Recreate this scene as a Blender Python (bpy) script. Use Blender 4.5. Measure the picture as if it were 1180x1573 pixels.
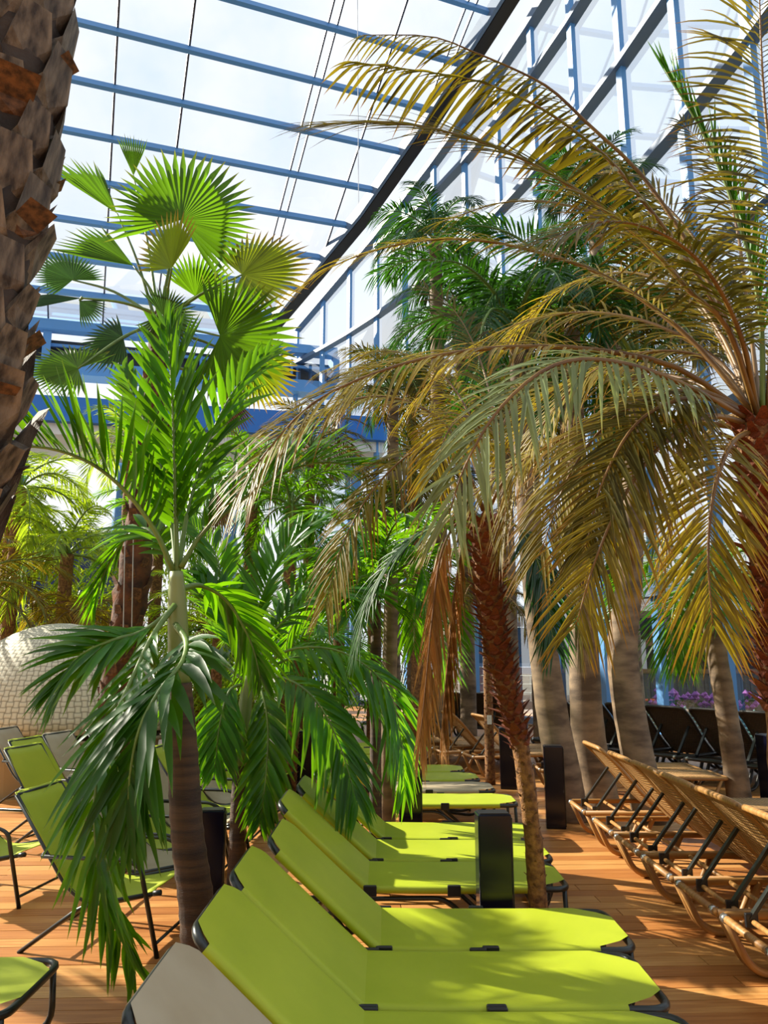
import bpy, math, random
import numpy as np
from mathutils import Vector, Matrix
random.seed(7); rng = np.random.default_rng(7)
for o in list(bpy.data.objects): bpy.data.objects.remove(o)
scene = bpy.context.scene
C = scene.collection
PI = math.pi
R = math.radians

# ---------------------------------------------------------------- camera, sky, sun, exposure
FPX = 1180.0; CAM_H = 1.62; PITCH = R(10.96)
cam_d = bpy.data.cameras.new('camera'); cam = bpy.data.objects.new('camera', cam_d); C.objects.link(cam)
cam.location = (0, 0, CAM_H); cam.rotation_euler = (PI/2 + PITCH, 0, 0)
cam_d.sensor_fit = 'VERTICAL'; cam_d.sensor_height = 36.0; cam_d.lens = 36.0*FPX/1573.0
cam_d.clip_start = 0.05; cam_d.clip_end = 500
scene.camera = cam

world = bpy.data.worlds.new('sky'); scene.world = world; world.use_nodes = True
nt = world.node_tree; nt.nodes.clear()
def wn(t, **k):
    n = nt.nodes.new(t)
    for a, v in k.items(): setattr(n, a, v)
    return n
tc = wn('ShaderNodeTexCoord'); sep = wn('ShaderNodeSeparateXYZ'); nt.links.new(tc.outputs['Generated'], sep.inputs[0])
ramp = wn('ShaderNodeValToRGB'); nt.links.new(sep.outputs['Z'], ramp.inputs[0])
ramp.color_ramp.elements[0].position = 0.0; ramp.color_ramp.elements[0].color = (.86, .93, 1, 1)
ramp.color_ramp.elements[1].position = .9; ramp.color_ramp.elements[1].color = (.42, .66, 1, 1)
noi = wn('ShaderNodeTexNoise'); noi.inputs['Scale'].default_value = 3.2; noi.inputs['Detail'].default_value = 7; noi.inputs['Roughness'].default_value = .55
nt.links.new(tc.outputs['Generated'], noi.inputs['Vector'])
cr = wn('ShaderNodeValToRGB'); nt.links.new(noi.outputs['Fac'], cr.inputs[0])
cr.color_ramp.elements[0].position = .30; cr.color_ramp.elements[0].color = (.1, .1, .1, 1)
cr.color_ramp.elements[1].position = .62; cr.color_ramp.elements[1].color = (1, 1, 1, 1)
mix = wn('ShaderNodeMix', data_type='RGBA'); nt.links.new(cr.outputs[0], mix.inputs[0])
nt.links.new(ramp.outputs[0], mix.inputs[6]); mix.inputs[7].default_value = (.98, .99, 1, 1)
bg = wn('ShaderNodeBackground'); bg.inputs['Strength'].default_value = 1.02
nt.links.new(mix.outputs[2], bg.inputs['Color'])
wo = wn('ShaderNodeOutputWorld'); nt.links.new(bg.outputs[0], wo.inputs[0])

SUN_AZ = R(-63.0); SUN_EL = R(31.0)
sun_d = bpy.data.lights.new('sun', 'SUN'); sun = bpy.data.objects.new('sun', sun_d); C.objects.link(sun)
sun_d.energy = 10; sun_d.angle = R(.6); sun_d.color = (1, .93, .78)
sd = Vector((math.sin(SUN_AZ)*math.cos(SUN_EL), math.cos(SUN_AZ)*math.cos(SUN_EL), math.sin(SUN_EL)))
sun.rotation_euler = sd.to_track_quat('Z', 'Y').to_euler(); sun.location = sd*60
vs = scene.view_settings
vs.view_transform = 'Standard'; vs.look = 'None'; vs.gamma = 1.0; vs.use_curve_mapping = False
vs.exposure = 0.12
scene.cycles.caustics_reflective = False; scene.cycles.caustics_refractive = False

# ---------------------------------------------------------------- materials
def srgb(r, g, b):
    f = lambda c: (c/255/12.92 if c/255 <= .04045 else ((c/255+.055)/1.055)**2.4)
    return (f(r), f(g), f(b), 1)
M = {}
def _new(name):
    m = bpy.data.materials.new(name); m.use_nodes = True; M[name] = m
    return m, m.node_tree, m.node_tree.nodes['Principled BSDF']
def mat(name, col, rough=.5, metal=0, col2=None, scale=8, bump=0, bscale=60, stretch=(1, 1, 1), spec=.5, coat=0, detail=4, lo=.35, hi=.65, coord='Object'):
    m, t, b = _new(name)
    b.inputs['Roughness'].default_value = rough; b.inputs['Metallic'].default_value = metal
    b.inputs['Specular IOR Level'].default_value = spec
    b.inputs['Coat Weight'].default_value = coat
    b.inputs['Base Color'].default_value = col
    if col2 or bump:
        tc = t.nodes.new('ShaderNodeTexCoord'); mp = t.nodes.new('ShaderNodeMapping'); mp.inputs['Scale'].default_value = stretch
        t.links.new(tc.outputs[coord], mp.inputs[0])
    if col2:
        n = t.nodes.new('ShaderNodeTexNoise'); n.inputs['Scale'].default_value = scale; n.inputs['Detail'].default_value = detail
        t.links.new(mp.outputs[0], n.inputs['Vector'])
        r = t.nodes.new('ShaderNodeValToRGB'); r.color_ramp.elements[0].position = lo; r.color_ramp.elements[1].position = hi
        r.color_ramp.elements[0].color = col; r.color_ramp.elements[1].color = col2
        t.links.new(n.outputs['Fac'], r.inputs[0]); t.links.new(r.outputs[0], b.inputs['Base Color'])
    if bump:
        n = t.nodes.new('ShaderNodeTexNoise'); n.inputs['Scale'].default_value = bscale; n.inputs['Detail'].default_value = 3
        t.links.new(mp.outputs[0], n.inputs['Vector'])
        bp = t.nodes.new('ShaderNodeBump'); bp.inputs['Strength'].default_value = bump; bp.inputs['Distance'].default_value = .01
        t.links.new(n.outputs['Fac'], bp.inputs['Height']); t.links.new(bp.outputs[0], b.inputs['Normal'])
    return m
def leaf_mat(name, base, trans, tip=None, k=.45, rough=.38, tip_start=.75, var=.35):
    """leaf blade: reflects on one side, lets light through; colour varies from blade to blade and towards the dry tip"""
    m, t, b = _new(name)
    b.inputs['Roughness'].default_value = rough; b.inputs['Specular IOR Level'].default_value = .3
    tc = t.nodes.new('ShaderNodeTexCoord')
    n = t.nodes.new('ShaderNodeTexNoise'); n.inputs['Scale'].default_value = 3.5; n.inputs['Detail'].default_value = 3
    t.links.new(tc.outputs['Object'], n.inputs['Vector'])
    at = t.nodes.new('ShaderNodeAttribute'); at.attribute_name = 'leaf'      # x: along blade, y: random per blade
    sp = t.nodes.new('ShaderNodeSeparateXYZ'); t.links.new(at.outputs['Vector'], sp.inputs[0])
    mr = t.nodes.new('ShaderNodeMapRange'); mr.inputs[1].default_value = tip_start; mr.inputs[2].default_value = 1.05
    t.links.new(sp.outputs[0], mr.inputs[0])
    v = t.nodes.new('ShaderNodeMath'); v.operation = 'ADD'; t.links.new(n.outputs['Fac'], v.inputs[0]); t.links.new(sp.outputs[1], v.inputs[1])
    vr = t.nodes.new('ShaderNodeMapRange'); vr.inputs[1].default_value = .5; vr.inputs[2].default_value = 1.5
    vr.inputs[3].default_value = 1-var; vr.inputs[4].default_value = 1+var
    t.links.new(v.outputs[0], vr.inputs[0])
    def colour(c):
        hs = t.nodes.new('ShaderNodeHueSaturation'); hs.inputs['Color'].default_value = c
        t.links.new(vr.outputs[0], hs.inputs['Value'])
        mx = t.nodes.new('ShaderNodeMix'); mx.data_type = 'RGBA'
        t.links.new(mr.outputs[0], mx.inputs[0]); t.links.new(hs.outputs[0], mx.inputs[6]); mx.inputs[7].default_value = tip or c
        return mx.outputs[2]
    t.links.new(colour(base), b.inputs['Base Color'])
    tr = t.nodes.new('ShaderNodeBsdfTranslucent'); t.links.new(colour(trans), tr.inputs['Color'])
    mx = t.nodes.new('ShaderNodeMixShader'); mx.inputs[0].default_value = k
    t.links.new(b.outputs[0], mx.inputs[1]); t.links.new(tr.outputs[0], mx.inputs[2])
    t.links.new(mx.outputs[0], t.nodes['Material Output'].inputs['Surface'])
    return m
def glass_mat(name, tint, refl):
    m, t, b = _new(name); t.nodes.remove(b)
    tr = t.nodes.new('ShaderNodeBsdfTransparent'); tr.inputs[0].default_value = tint
    gl = t.nodes.new('ShaderNodeBsdfGlossy'); gl.inputs['Roughness'].default_value = .02; gl.inputs['Color'].default_value = (.9, .95, 1, 1)
    fr = t.nodes.new('ShaderNodeFresnel'); fr.inputs[0].default_value = 1.45
    mu = t.nodes.new('ShaderNodeMath'); mu.operation = 'MULTIPLY'; mu.inputs[1].default_value = refl; t.links.new(fr.outputs[0], mu.inputs[0])
    mx = t.nodes.new('ShaderNodeMixShader'); t.links.new(mu.outputs[0], mx.inputs[0])
    t.links.new(tr.outputs[0], mx.inputs[1]); t.links.new(gl.outputs[0], mx.inputs[2])
    t.links.new(mx.outputs[0], t.nodes['Material Output'].inputs['Surface'])
    return m
def weave_mat(name, c1, c2, sx, sy, rough=.6, gap=.35, mortar=.07):
    m, t, b = _new(name); b.inputs['Roughness'].default_value = rough
    tc = t.nodes.new('ShaderNodeTexCoord'); mp = t.nodes.new('ShaderNodeMapping'); mp.inputs['Scale'].default_value = (sx, sy, 1)
    t.links.new(tc.outputs['UV'], mp.inputs[0])
    br = t.nodes.new('ShaderNodeTexBrick'); br.inputs['Scale'].default_value = 1; br.inputs['Mortar Size'].default_value = mortar
    br.inputs['Mortar Smooth'].default_value = .6; br.inputs['Brick Width'].default_value = .5; br.inputs['Row Height'].default_value = .25
    br.inputs['Color1'].default_value = c1; br.inputs['Color2'].default_value = c2
    br.inputs['Mortar'].default_value = tuple(v*gap for v in c1[:3])+(1,)
    t.links.new(mp.outputs[0], br.inputs['Vector']); t.links.new(br.outputs['Color'], b.inputs['Base Color'])
    bp = t.nodes.new('ShaderNodeBump'); bp.invert = True; bp.inputs['Strength'].default_value = .8; bp.inputs['Distance'].default_value = .01
    t.links.new(br.outputs['Fac'], bp.inputs['Height']); t.links.new(bp.outputs[0], b.inputs['Normal'])
    return m

def basket_mat(name, dark, light, sx, sy):
    m, t, b = _new(name); b.inputs['Roughness'].default_value = .7
    tc = t.nodes.new('ShaderNodeTexCoord'); mp = t.nodes.new('ShaderNodeMapping'); mp.inputs['Scale'].default_value = (sx, sy, 1)
    t.links.new(tc.outputs['UV'], mp.inputs[0])
    ck = t.nodes.new('ShaderNodeTexChecker'); ck.inputs['Scale'].default_value = 1; t.links.new(mp.outputs[0], ck.inputs['Vector'])
    sp = t.nodes.new('ShaderNodeSeparateXYZ'); t.links.new(mp.outputs[0], sp.inputs[0])
    hs = []
    for k in (0, 1):
        f = t.nodes.new('ShaderNodeMath'); f.operation = 'PINGPONG'; f.inputs[1].default_value = .5; t.links.new(sp.outputs[k], f.inputs[0])
        g = t.nodes.new('ShaderNodeMath'); g.operation = 'POWER'; g.inputs[1].default_value = .45; t.links.new(f.outputs[0], g.inputs[0]); hs.append(g)
    mx = t.nodes.new('ShaderNodeMix'); t.links.new(ck.outputs['Fac'], mx.inputs[0]); t.links.new(hs[0].outputs[0], mx.inputs[2]); t.links.new(hs[1].outputs[0], mx.inputs[3])
    r = t.nodes.new('ShaderNodeValToRGB'); r.color_ramp.elements[0].color = dark; r.color_ramp.elements[1].color = light
    r.color_ramp.elements[0].position = .15; r.color_ramp.elements[1].position = .6
    t.links.new(mx.outputs[0], r.inputs[0]); t.links.new(r.outputs[0], b.inputs['Base Color'])
    bp = t.nodes.new('ShaderNodeBump'); bp.inputs['Strength'].default_value = .5; bp.inputs['Distance'].default_value = .01
    t.links.new(mx.outputs[0], bp.inputs['Height']); t.links.new(bp.outputs[0], b.inputs['Normal'])
    return m

mat('lime_fabric', srgb(160, 174, 24), .55, col2=srgb(170, 182, 34), scale=3, bump=.05, bscale=300)
mat('beige_fabric', srgb(170, 152, 122), .7, col2=srgb(182, 166, 138), scale=3, bump=.05, bscale=300)
mat('tube_metal', srgb(62, 64, 62), .33, .75)
mat('black_plastic', srgb(24, 25, 28), .4)
mat('black_gloss', srgb(7, 9, 28), .14, spec=.4)
mat('deck', srgb(172, 112, 56), .42, col2=srgb(202, 146, 84), scale=7, stretch=(.35, 6, 1), bump=.12, bscale=50)
mat('deck_b', srgb(158, 98, 48), .42, col2=srgb(184, 124, 66), scale=7, stretch=(.35, 6, 1), bump=.12, bscale=50)
mat('deck_c', srgb(184, 126, 66), .42, col2=srgb(210, 158, 94), scale=7, stretch=(.35, 6, 1), bump=.12, bscale=50)
mat('deck_gap', srgb(58, 36, 22), .9)
mat('steel_blue', srgb(90, 146, 202), .5, .0)
mat('steel_grey_blue', srgb(96, 118, 146), .5)
mat('black_beam', srgb(22, 18, 18), .5)
mat('glazing_bar', srgb(70, 74, 88), .4, .4)
glass_mat('roof_glass', (.985, .99, 1, 1), .5)
glass_mat('wall_glass', (.95, .98, 1, 1), .3)
mat('wire', srgb(190, 190, 190), .4, .6)
mat('ground', srgb(128, 126, 112), .9, col2=srgb(150, 146, 130), scale=1.2)
weave_mat('rattan_gold', srgb(196, 150, 84), srgb(176, 128, 68), 8, 9)
weave_mat('rattan_tan', srgb(226, 174, 108), srgb(206, 150, 86), 8, 9)
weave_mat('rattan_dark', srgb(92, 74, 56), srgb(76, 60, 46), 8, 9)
basket_mat('wicker_cream', srgb(112, 104, 80), srgb(206, 200, 172), 110, 34)
mat('rattan_wrap', srgb(176, 130, 70), .5, col2=srgb(140, 96, 48), scale=2, stretch=(1, 60, 1))
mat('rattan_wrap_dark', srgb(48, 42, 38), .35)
mat('chrome', srgb(190, 190, 186), .25, .9)
mat('plinth', srgb(150, 132, 98), .8)
mat('white_plastic', srgb(225, 225, 220), .4)

# ---------------------------------------------------------------- mesh helpers
def link(o, parent=None):
    C.objects.link(o)
    if parent is not None: o.parent = parent
    return o
def tag(o, label=None, cat=None, group=None, kind=None):
    if label: o['label'] = label
    if cat: o['category'] = cat
    if group: o['group'] = group
    if kind: o['kind'] = kind
    return o
def empty(name, loc=(0, 0, 0), rz=0, label=None, cat=None, group=None, kind=None):
    o = bpy.data.objects.new(name, None); o.empty_display_size = .1
    o.location = loc; o.rotation_euler = (0, 0, rz); link(o)
    return tag(o, label, cat, group, kind)
def at(px, py, Y):
    """the point of the place that lies at distance Y ahead on the line of sight of a photograph pixel"""
    a = (px-590)/FPX; b = (786.5-py)/FPX; c, s = math.cos(PITCH), math.sin(PITCH)
    y = c-s*b; t = Y/y
    return Vector((a*t, Y, CAM_H+(s+c*b)*t))
class MB:
    def __init__(s): s.v = []; s.f = []; s.uv = None
    def add(s, vs, fs):
        n = len(s.v); s.v += [tuple(p) for p in vs]; s.f += [tuple(i+n for i in f) for f in fs]
        return s
    def box(s, x0, x1, y0, y1, z0, z1):
        return s.add([(x, y, z) for x in (x0, x1) for y in (y0, y1) for z in (z0, z1)],
                     [(0, 1, 3, 2), (4, 6, 7, 5), (0, 4, 5, 1), (2, 3, 7, 6), (0, 2, 6, 4), (1, 5, 7, 3)])
    def bar(s, a, b, w, h, up=(0, 0, 1)):
        a, b = Vector(a), Vector(b); d = (b-a).normalized(); x = d.cross(Vector(up))
        if x.length < 1e-4: x = d.cross(Vector((1, 0, 0)))
        x.normalize(); u = x.cross(d)
        vs = [p+x*i*w/2+u*j*h/2 for p in (a, b) for i in (-1, 1) for j in (-1, 1)]
        return s.add(vs, [(0, 1, 3, 2), (4, 6, 7, 5), (0, 4, 5, 1), (2, 3, 7, 6), (0, 2, 6, 4), (1, 5, 7, 3)])
    def tube(s, pts, r, n=8, caps=True):
        pts = [Vector(p) for p in pts]; k = len(pts)
        rs = r if isinstance(r, (list, tuple)) else [r]*k
        T = []
        for i in range(k):
            d = pts[min(i+1, k-1)]-pts[max(i-1, 0)]; T.append(d.normalized())
        u = T[0].orthogonal().normalized(); vs = []; fs = []
        for i in range(k):
            u = (u-T[i]*u.dot(T[i])); u = u.normalized() if u.length > 1e-6 else T[i].orthogonal().normalized()
            w = T[i].cross(u)
            for j in range(n):
                a = 2*PI*j/n; vs.append(pts[i]+(u*math.cos(a)+w*math.sin(a))*rs[i])
        for i in range(k-1):
            for j in range(n):
                j2 = (j+1) % n; fs.append((i*n+j, i*n+j2, (i+1)*n+j2, (i+1)*n+j))
        if caps: fs.append(tuple(range(n))[::-1]); fs.append(tuple(range((k-1)*n, k*n)))
        return s.add(vs, fs)
    def build(s, name, m, parent=None, smooth=False, bevel=0):
        me = bpy.data.meshes.new(name); me.from_pydata(s.v, [], s.f); me.update()
        if smooth: me.polygons.foreach_set('use_smooth', [True]*len(me.polygons))
        me.materials.append(M[m]); o = bpy.data.objects.new(name, me); link(o, parent)
        if bevel:
            b = o.modifiers.new('bevel', 'BEVEL'); b.width = bevel; b.segments = 2
        return o
def fillet(pts, r, n=4):
    """polyline with rounded corners"""
    pts = [Vector(p) for p in pts]; out = [pts[0]]
    for i in range(1, len(pts)-1):
        a, b, c = pts[i-1], pts[i], pts[i+1]
        d1 = (a-b); d2 = (c-b); q = min(r, d1.length*.49, d2.length*.49)
        p1 = b+d1.normalized()*q; p2 = b+d2.normalized()*q
        for k in range(n+1):
            t = k/n; out.append(p1*(1-t)**2+b*2*t*(1-t)+p2*t*t)
    out.append(pts[-1]); return out
def catmull(pts, n):
    P = [Vector(p) for p in pts]; P = [P[0]*2-P[1]]+P+[P[-1]*2-P[-2]]; out = []
    k = len(P)-3
    for i in range(n+1):
        u = i/n*k; j = min(int(u), k-1); t = u-j
        a, b, c, d = P[j:j+4]
        out.append(.5*((2*b)+(c-a)*t+(2*a-5*b+4*c-d)*t*t+(3*b-a-3*c+d)*t**3))
    return out
def np_mesh(name, V, F, m, parent=None, smooth=True, leaf=None, uv=None):
    """quads or triangles from arrays"""
    me = bpy.data.meshes.new(name); V = np.asarray(V, np.float32).reshape(-1, 3); F = np.asarray(F, np.int32); k = F.shape[1]
    me.vertices.add(len(V)); me.vertices.foreach_set('co', V.ravel())
    me.loops.add(F.size); me.loops.foreach_set('vertex_index', F.ravel())
    me.polygons.add(len(F)); me.polygons.foreach_set('loop_start', np.arange(0, F.size, k, dtype=np.int32))
    me.polygons.foreach_set('loop_total', np.full(len(F), k, np.int32))
    if smooth: me.polygons.foreach_set('use_smooth', np.ones(len(F), bool))
    if leaf is not None:
        a = me.attributes.new('leaf', 'FLOAT_VECTOR', 'POINT'); a.data.foreach_set('vector', np.asarray(leaf, np.float32).ravel())
    if uv is not None:
        l = me.uv_layers.new(name='UVMap'); l.data.foreach_set('uv', np.asarray(uv, np.float32)[F.ravel()].ravel())
    me.update(); me.validate()
    me.materials.append(M[m]); o = bpy.data.objects.new(name, me); return link(o, parent)
def grid_surface(name, P, m, parent, thick=0):
    """P[i][j] points -> smooth sheet with UVs"""
    a, b = len(P), len(P[0]); V = np.array([[tuple(p) for p in row] for row in P]).reshape(-1, 3)
    F = [(i*b+j, i*b+j+1, (i+1)*b+j+1, (i+1)*b+j) for i in range(a-1) for j in range(b-1)]
    uv = [(j/(b-1), i/(a-1)) for i in range(a) for j in range(b)]
    o = np_mesh(name, V, F, m, parent, uv=uv)
    if thick:
        s = o.modifiers.new('solid', 'SOLIDIFY'); s.thickness = thick; s.offset = 0
    return o
def copy_tree(o, parent=None):
    c = o.copy(); C.objects.link(c); c.parent = parent
    for ch in o.children: copy_tree(ch, c)
    return c

# ---------------------------------------------------------------- the hall: deck, glass wall, roof
floor = empty('floor', kind='structure')
slab = MB().box(-20, 6.9, -9.3, 32, -.25, -.03).build('slab', 'deck_gap', floor)
BW = .14; boards = {}
rest = MB()
DIRX = R(2.2); cdx, sdx = math.cos(DIRX), math.sin(DIRX)
def board_pts(x0, x1, y0, y1):
    return [(x*cdx-y*sdx, x*sdx+y*cdx, z) for x in (x0, x1) for y in (y0, y1) for z in (-.028, 0)]
BF = [(0, 1, 3, 2), (4, 6, 7, 5), (0, 4, 5, 1), (2, 3, 7, 6), (0, 2, 6, 4), (1, 5, 7, 3)]
nb = 0; proto_board = {}
for row in range(-28, 205):
    y0 = row*BW; off = (row*1.37) % 2.8
    xs = [-13.9+off+2.8*k for k in range(8)]
    for x0 in xs:
        x1 = x0+2.8-.006
        if x1 > 6.8: x1 = 6.8
        if x1-x0 < .1: continue
        yc = y0+BW/2; xc = (x0+x1)/2
        inview = 2.0 < y0 < 10.8 and x1 > -.56*y0-.3 and x0 < .56*y0+.3
        if inview and nb < 300 and x1-x0 > 2.7:
            m = ('deck', 'deck_b', 'deck_c')[random.randrange(3)]
            if m not in proto_board:
                me = bpy.data.meshes.new('deck_board'); me.from_pydata([(x, y, z) for x in (-1.397, 1.397) for y in (-BW/2+.003, BW/2-.003) for z in (-.028, 0)], [], BF)
                me.materials.append(M[m]); proto_board[m] = me
            o = bpy.data.objects.new('deck_board', proto_board[m]); link(o, floor)
            o.location = (xc*cdx-yc*sdx, xc*sdx+yc*cdx, random.uniform(-.0015, .0015)); o.rotation_euler = (0, 0, DIRX); nb += 1
        else:
            rest.add(board_pts(x0, x1, y0+.003, y0+BW-.003), BF)
tag(rest.build('deck_boards', 'deck', floor), kind='stuff')
tag(MB().box(-70, 90, -30, 120, -.6, -.26).build('ground', 'ground'), kind='structure')

# glass wall: an arc of mullions and transoms
SC = 1.15
WX, WY, WR = -30.94*SC, 4.44*SC, 36.73*SC
def wp(ang, z, r=WR): return Vector((WX+r*math.cos(R(ang)), WY+r*math.sin(R(ang)), z))
TOPZ = [(-20, 17.4), (18.2, 17.36), (21.3, 17.36), (26, 17.1), (30.9, 16.6), (35.7, 15.9), (38.5, 15.38), (42, 14.57), (46, 13.4)]
TOPZ = [(a, 1.62+(z-1.62)*SC) for a, z in TOPZ]
def topz(a):
    for (a0, z0), (a1, z1) in zip(TOPZ, TOPZ[1:]):
        if a <= a1: return z0+(z1-z0)*(a-a0)/(a1-a0)
    return TOPZ[-1][1]
wall = empty('wall_right', kind='structure')
A0 = 8.45; DA = 2.765
angs = [A0+DA*k for k in range(-7, 13)]
LEV = [.12, 2.95, 5.95, 8.95, 11.96, 14.96, 17.96]
for a in angs:
    d = Vector((math.cos(R(a)), math.sin(R(a)), 0)); t = Vector((-d.y, d.x, 0))
    MB().bar(wp(a, 0), wp(a, topz(a)), .12, .22, up=t).build('mullion', 'steel_blue', wall)
for a0, a1 in zip(angs, angs[1:]):
    for z in LEV:
        if z < min(topz(a0), topz(a1))-.3:
            MB().bar(wp(a0, z, WR-.02), wp(a1, z, WR-.02), .3 if z > 1 else .2, .16).build('transom', 'steel_grey_blue', wall)
    MB().bar(wp(a0, topz(a0), WR-.02), wp(a1, topz(a1), WR-.02), .32, .26).build('top_rail', 'steel_grey_blue', wall)
    for i, z in enumerate(LEV):
        z1 = LEV[i+1] if i+1 < len(LEV) else 99
        t0, t1 = min(z1, topz(a0)), min(z1, topz(a1))
        if t0-z < .15 and t1-z < .15: continue
        t0 = max(t0, z+.01); t1 = max(t1, z+.01)
        MB().add([wp(a0, z, WR+.06), wp(a1, z, WR+.06), wp(a1, t1, WR+.06), wp(a0, t0, WR+.06)], [(0, 1, 2, 3)]).build('pane', 'wall_glass', wall)

# sloping glass roof: purlins across, glazing bars down the slope
RO = Vector((-7.2846*SC, 13.2352*SC, 1.62+16.38*SC)); E1 = Vector((1.59966, .70594, .12312))*SC; E2 = Vector((-.47032, 1.26451, -.54421))*SC
RN = E1.cross(E2).normalized(); RN = RN if RN.z > 0 else -RN
def rp(i, j, h=0): return RO+E1*i+E2*j+RN*h
def rij(p):
    d = Vector(p)-RO; a, b, c = E1.dot(E1), E1.dot(E2), E2.dot(E2); u, v = d.dot(E1), d.dot(E2); D = a*c-b*b
    return (u*c-v*b)/D, (v*a-u*b)/D
EDGE = [(-5.6, 28.3), (-4.21, 26.87), (-2.33, 24.83), (-.64, 22.96), (1.29, 20.38), (2.86, 18.04), (3.6, 16.9), (5.3, 13.8), (6.9, 9.8), (7.9, 5), (8.3, 0)]
EDGE = [Vector((x*SC, y*SC, 1.62+(22.618+.2293*x-.3451*y)*SC)) for x, y in EDGE]
EIJ = [rij(p) for p in EDGE]
def edge_i(j):
    for (i0, j0), (i1, j1) in zip(EIJ, EIJ[1:]):
        if (j0-j)*(j1-j) <= 0: return i0+(i1-i0)*(j-j0)/(j1-j0)
    return EIJ[0][0] if j > EIJ[0][1] else EIJ[-1][0]
def edge_j(i):
    for (i0, j0), (i1, j1) in zip(EIJ, EIJ[1:]):
        if (i0-i)*(i1-i) <= 0: return j0+(j1-j0)*(i-i0)/(i1-i0)
    return None
roof = empty('ceiling', kind='structure')
JN = -7; IL = -5
for j in range(JN, 10):
    ie = edge_i(j)
    MB().bar(rp(IL, j, -.14), rp(ie, j, -.14), .13, .24, up=RN).build('purlin', 'steel_blue', roof)
for i in range(IL, 14):
    je = edge_j(i); j1 = 9 if je is None or i < 3 else min(9, je)
    if i >= 3 and je is None: continue
    if j1 <= JN: continue
    if i in (4, 6, 8):
        for k in (-.07, .07):
            MB().bar(rp(i+k, JN, 0), rp(i+k, j1, 0), .05, .1, up=RN).build('glazing_bar', 'glazing_bar', roof)
    else:
        MB().bar(rp(i, JN, 0), rp(i, j1, 0), .06, .1, up=RN).build('glazing_bar', 'glazing_bar', roof)
for i in range(IL, 13):
    for j in range(JN, 9):
        a, b = edge_i(j), edge_i(j+1)
        if i >= max(a, b): continue
        q = [(i, j), (min(i+1, a), j), (min(i+1, b), j+1), (i, j+1)]
        if a <= i: q = [(i, j+1), (min(i+1, b), j+1), (i, edge_j(i) or j)]
        elif b <= i: q = [(i, j), (min(i+1, a), j), (i, edge_j(i) or j+1)]
        MB().add([rp(*c, .04) for c in q], [tuple(range(len(q)))]).build('roof_pane', 'roof_glass', roof)
beam = MB()
for p, q in zip(EDGE, EDGE[1:]):
    MB().bar(p-RN*.2, q-RN*.2, .42, .5, up=RN).build('edge_beam', 'black_beam', roof)
    d = (q-p).normalized().cross(RN).normalized()
    s = -1 if d.x > 0 else 1
    MB().bar(p-RN*.2+d*s*.3, q-RN*.2+d*s*.3, .12, .5, up=RN).build('edge_rail', 'steel_grey_blue', roof)

# end of the hall: girder, columns, gallery
ge = empty('wall_back', kind='structure')
def gp(i, dz, off=0): 
    p = rp(i, 9); return Vector((p.x-.35*off, p.y+.9*off, p.z+dz))
MB().bar(gp(-6, -.25), gp(6, -.25), .5, .4).build('girder', 'steel_blue', ge)
MB().bar(gp(-6, -1.85, .6), gp(6, -1.85, .6), .9, .55).build('girder', 'steel_blue', ge)
MB().bar(gp(-6, -1.05, .7), gp(6, -1.05, .7), .1, .95).build('gap_sheet', 'black_beam', ge)  # black sheet filling the dark gap between the girders
MB().bar(gp(-6, -.9, .35), gp(6, -.9, .35), .1, .12).build('handrail', 'steel_blue', ge)
for i in range(-6, 7):
    if i % 2 == 0: MB().bar(gp(i, -.4, .3), gp(i, -1.6, .3), .7, .3, up=E1).build('bracket', 'steel_blue', ge)
    else: MB().bar(gp(i, -.6, .3), gp(i, -1.3, .3), .1, .1, up=E1).build('baluster', 'steel_blue', ge)
for i in (-5, -2.6, -.6, 1.6, 3.8):
    p = gp(i, 0, .7); MB().tube([(p.x, p.y, 0), (p.x, p.y, p.z-2.0)], .32, 14).build('column', 'steel_blue', ge, True)
mat('blue_panel', srgb(28, 112, 200), .4); mat('navy_panel', srgb(26, 52, 92), .5); mat('light_blue', srgb(92, 190, 220), .4)
mat('plaster', srgb(176, 168, 152), .9)
rear = empty('wall_unseen_rear', kind='structure')  # unseen wall and columns behind the camera, added to hold back sky light
MB().box(-20, 7, -9.3, -9, -.05, 15).build('panel', 'plaster', rear)
for x in (-16, -11, -6, -1, 4): MB().tube([(x, -8.6, -.05), (x, -8.6, 15)], .3, 14).build('column', 'steel_blue', rear, True)
gal = empty('gallery', (-12.6, 25.3, 0), R(12), kind='structure')
MB().box(-9, 13, 0, .3, 9.8, 10.7).build('parapet', 'blue_panel', gal)
MB().box(-9, 13, .3, 4, 9.4, 9.8).build('slab', 'white_plastic', gal)
for x in (-8, -4, 0, 4, 8, 12): MB().tube([(x, 1, 0), (x, 1, 9.4)], .2, 12).build('column', 'steel_blue', gal, True)
MB().box(-9, 4, 3.6, 4, 0, 6.5).build('rear_wall', 'navy_panel', gal)

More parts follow.
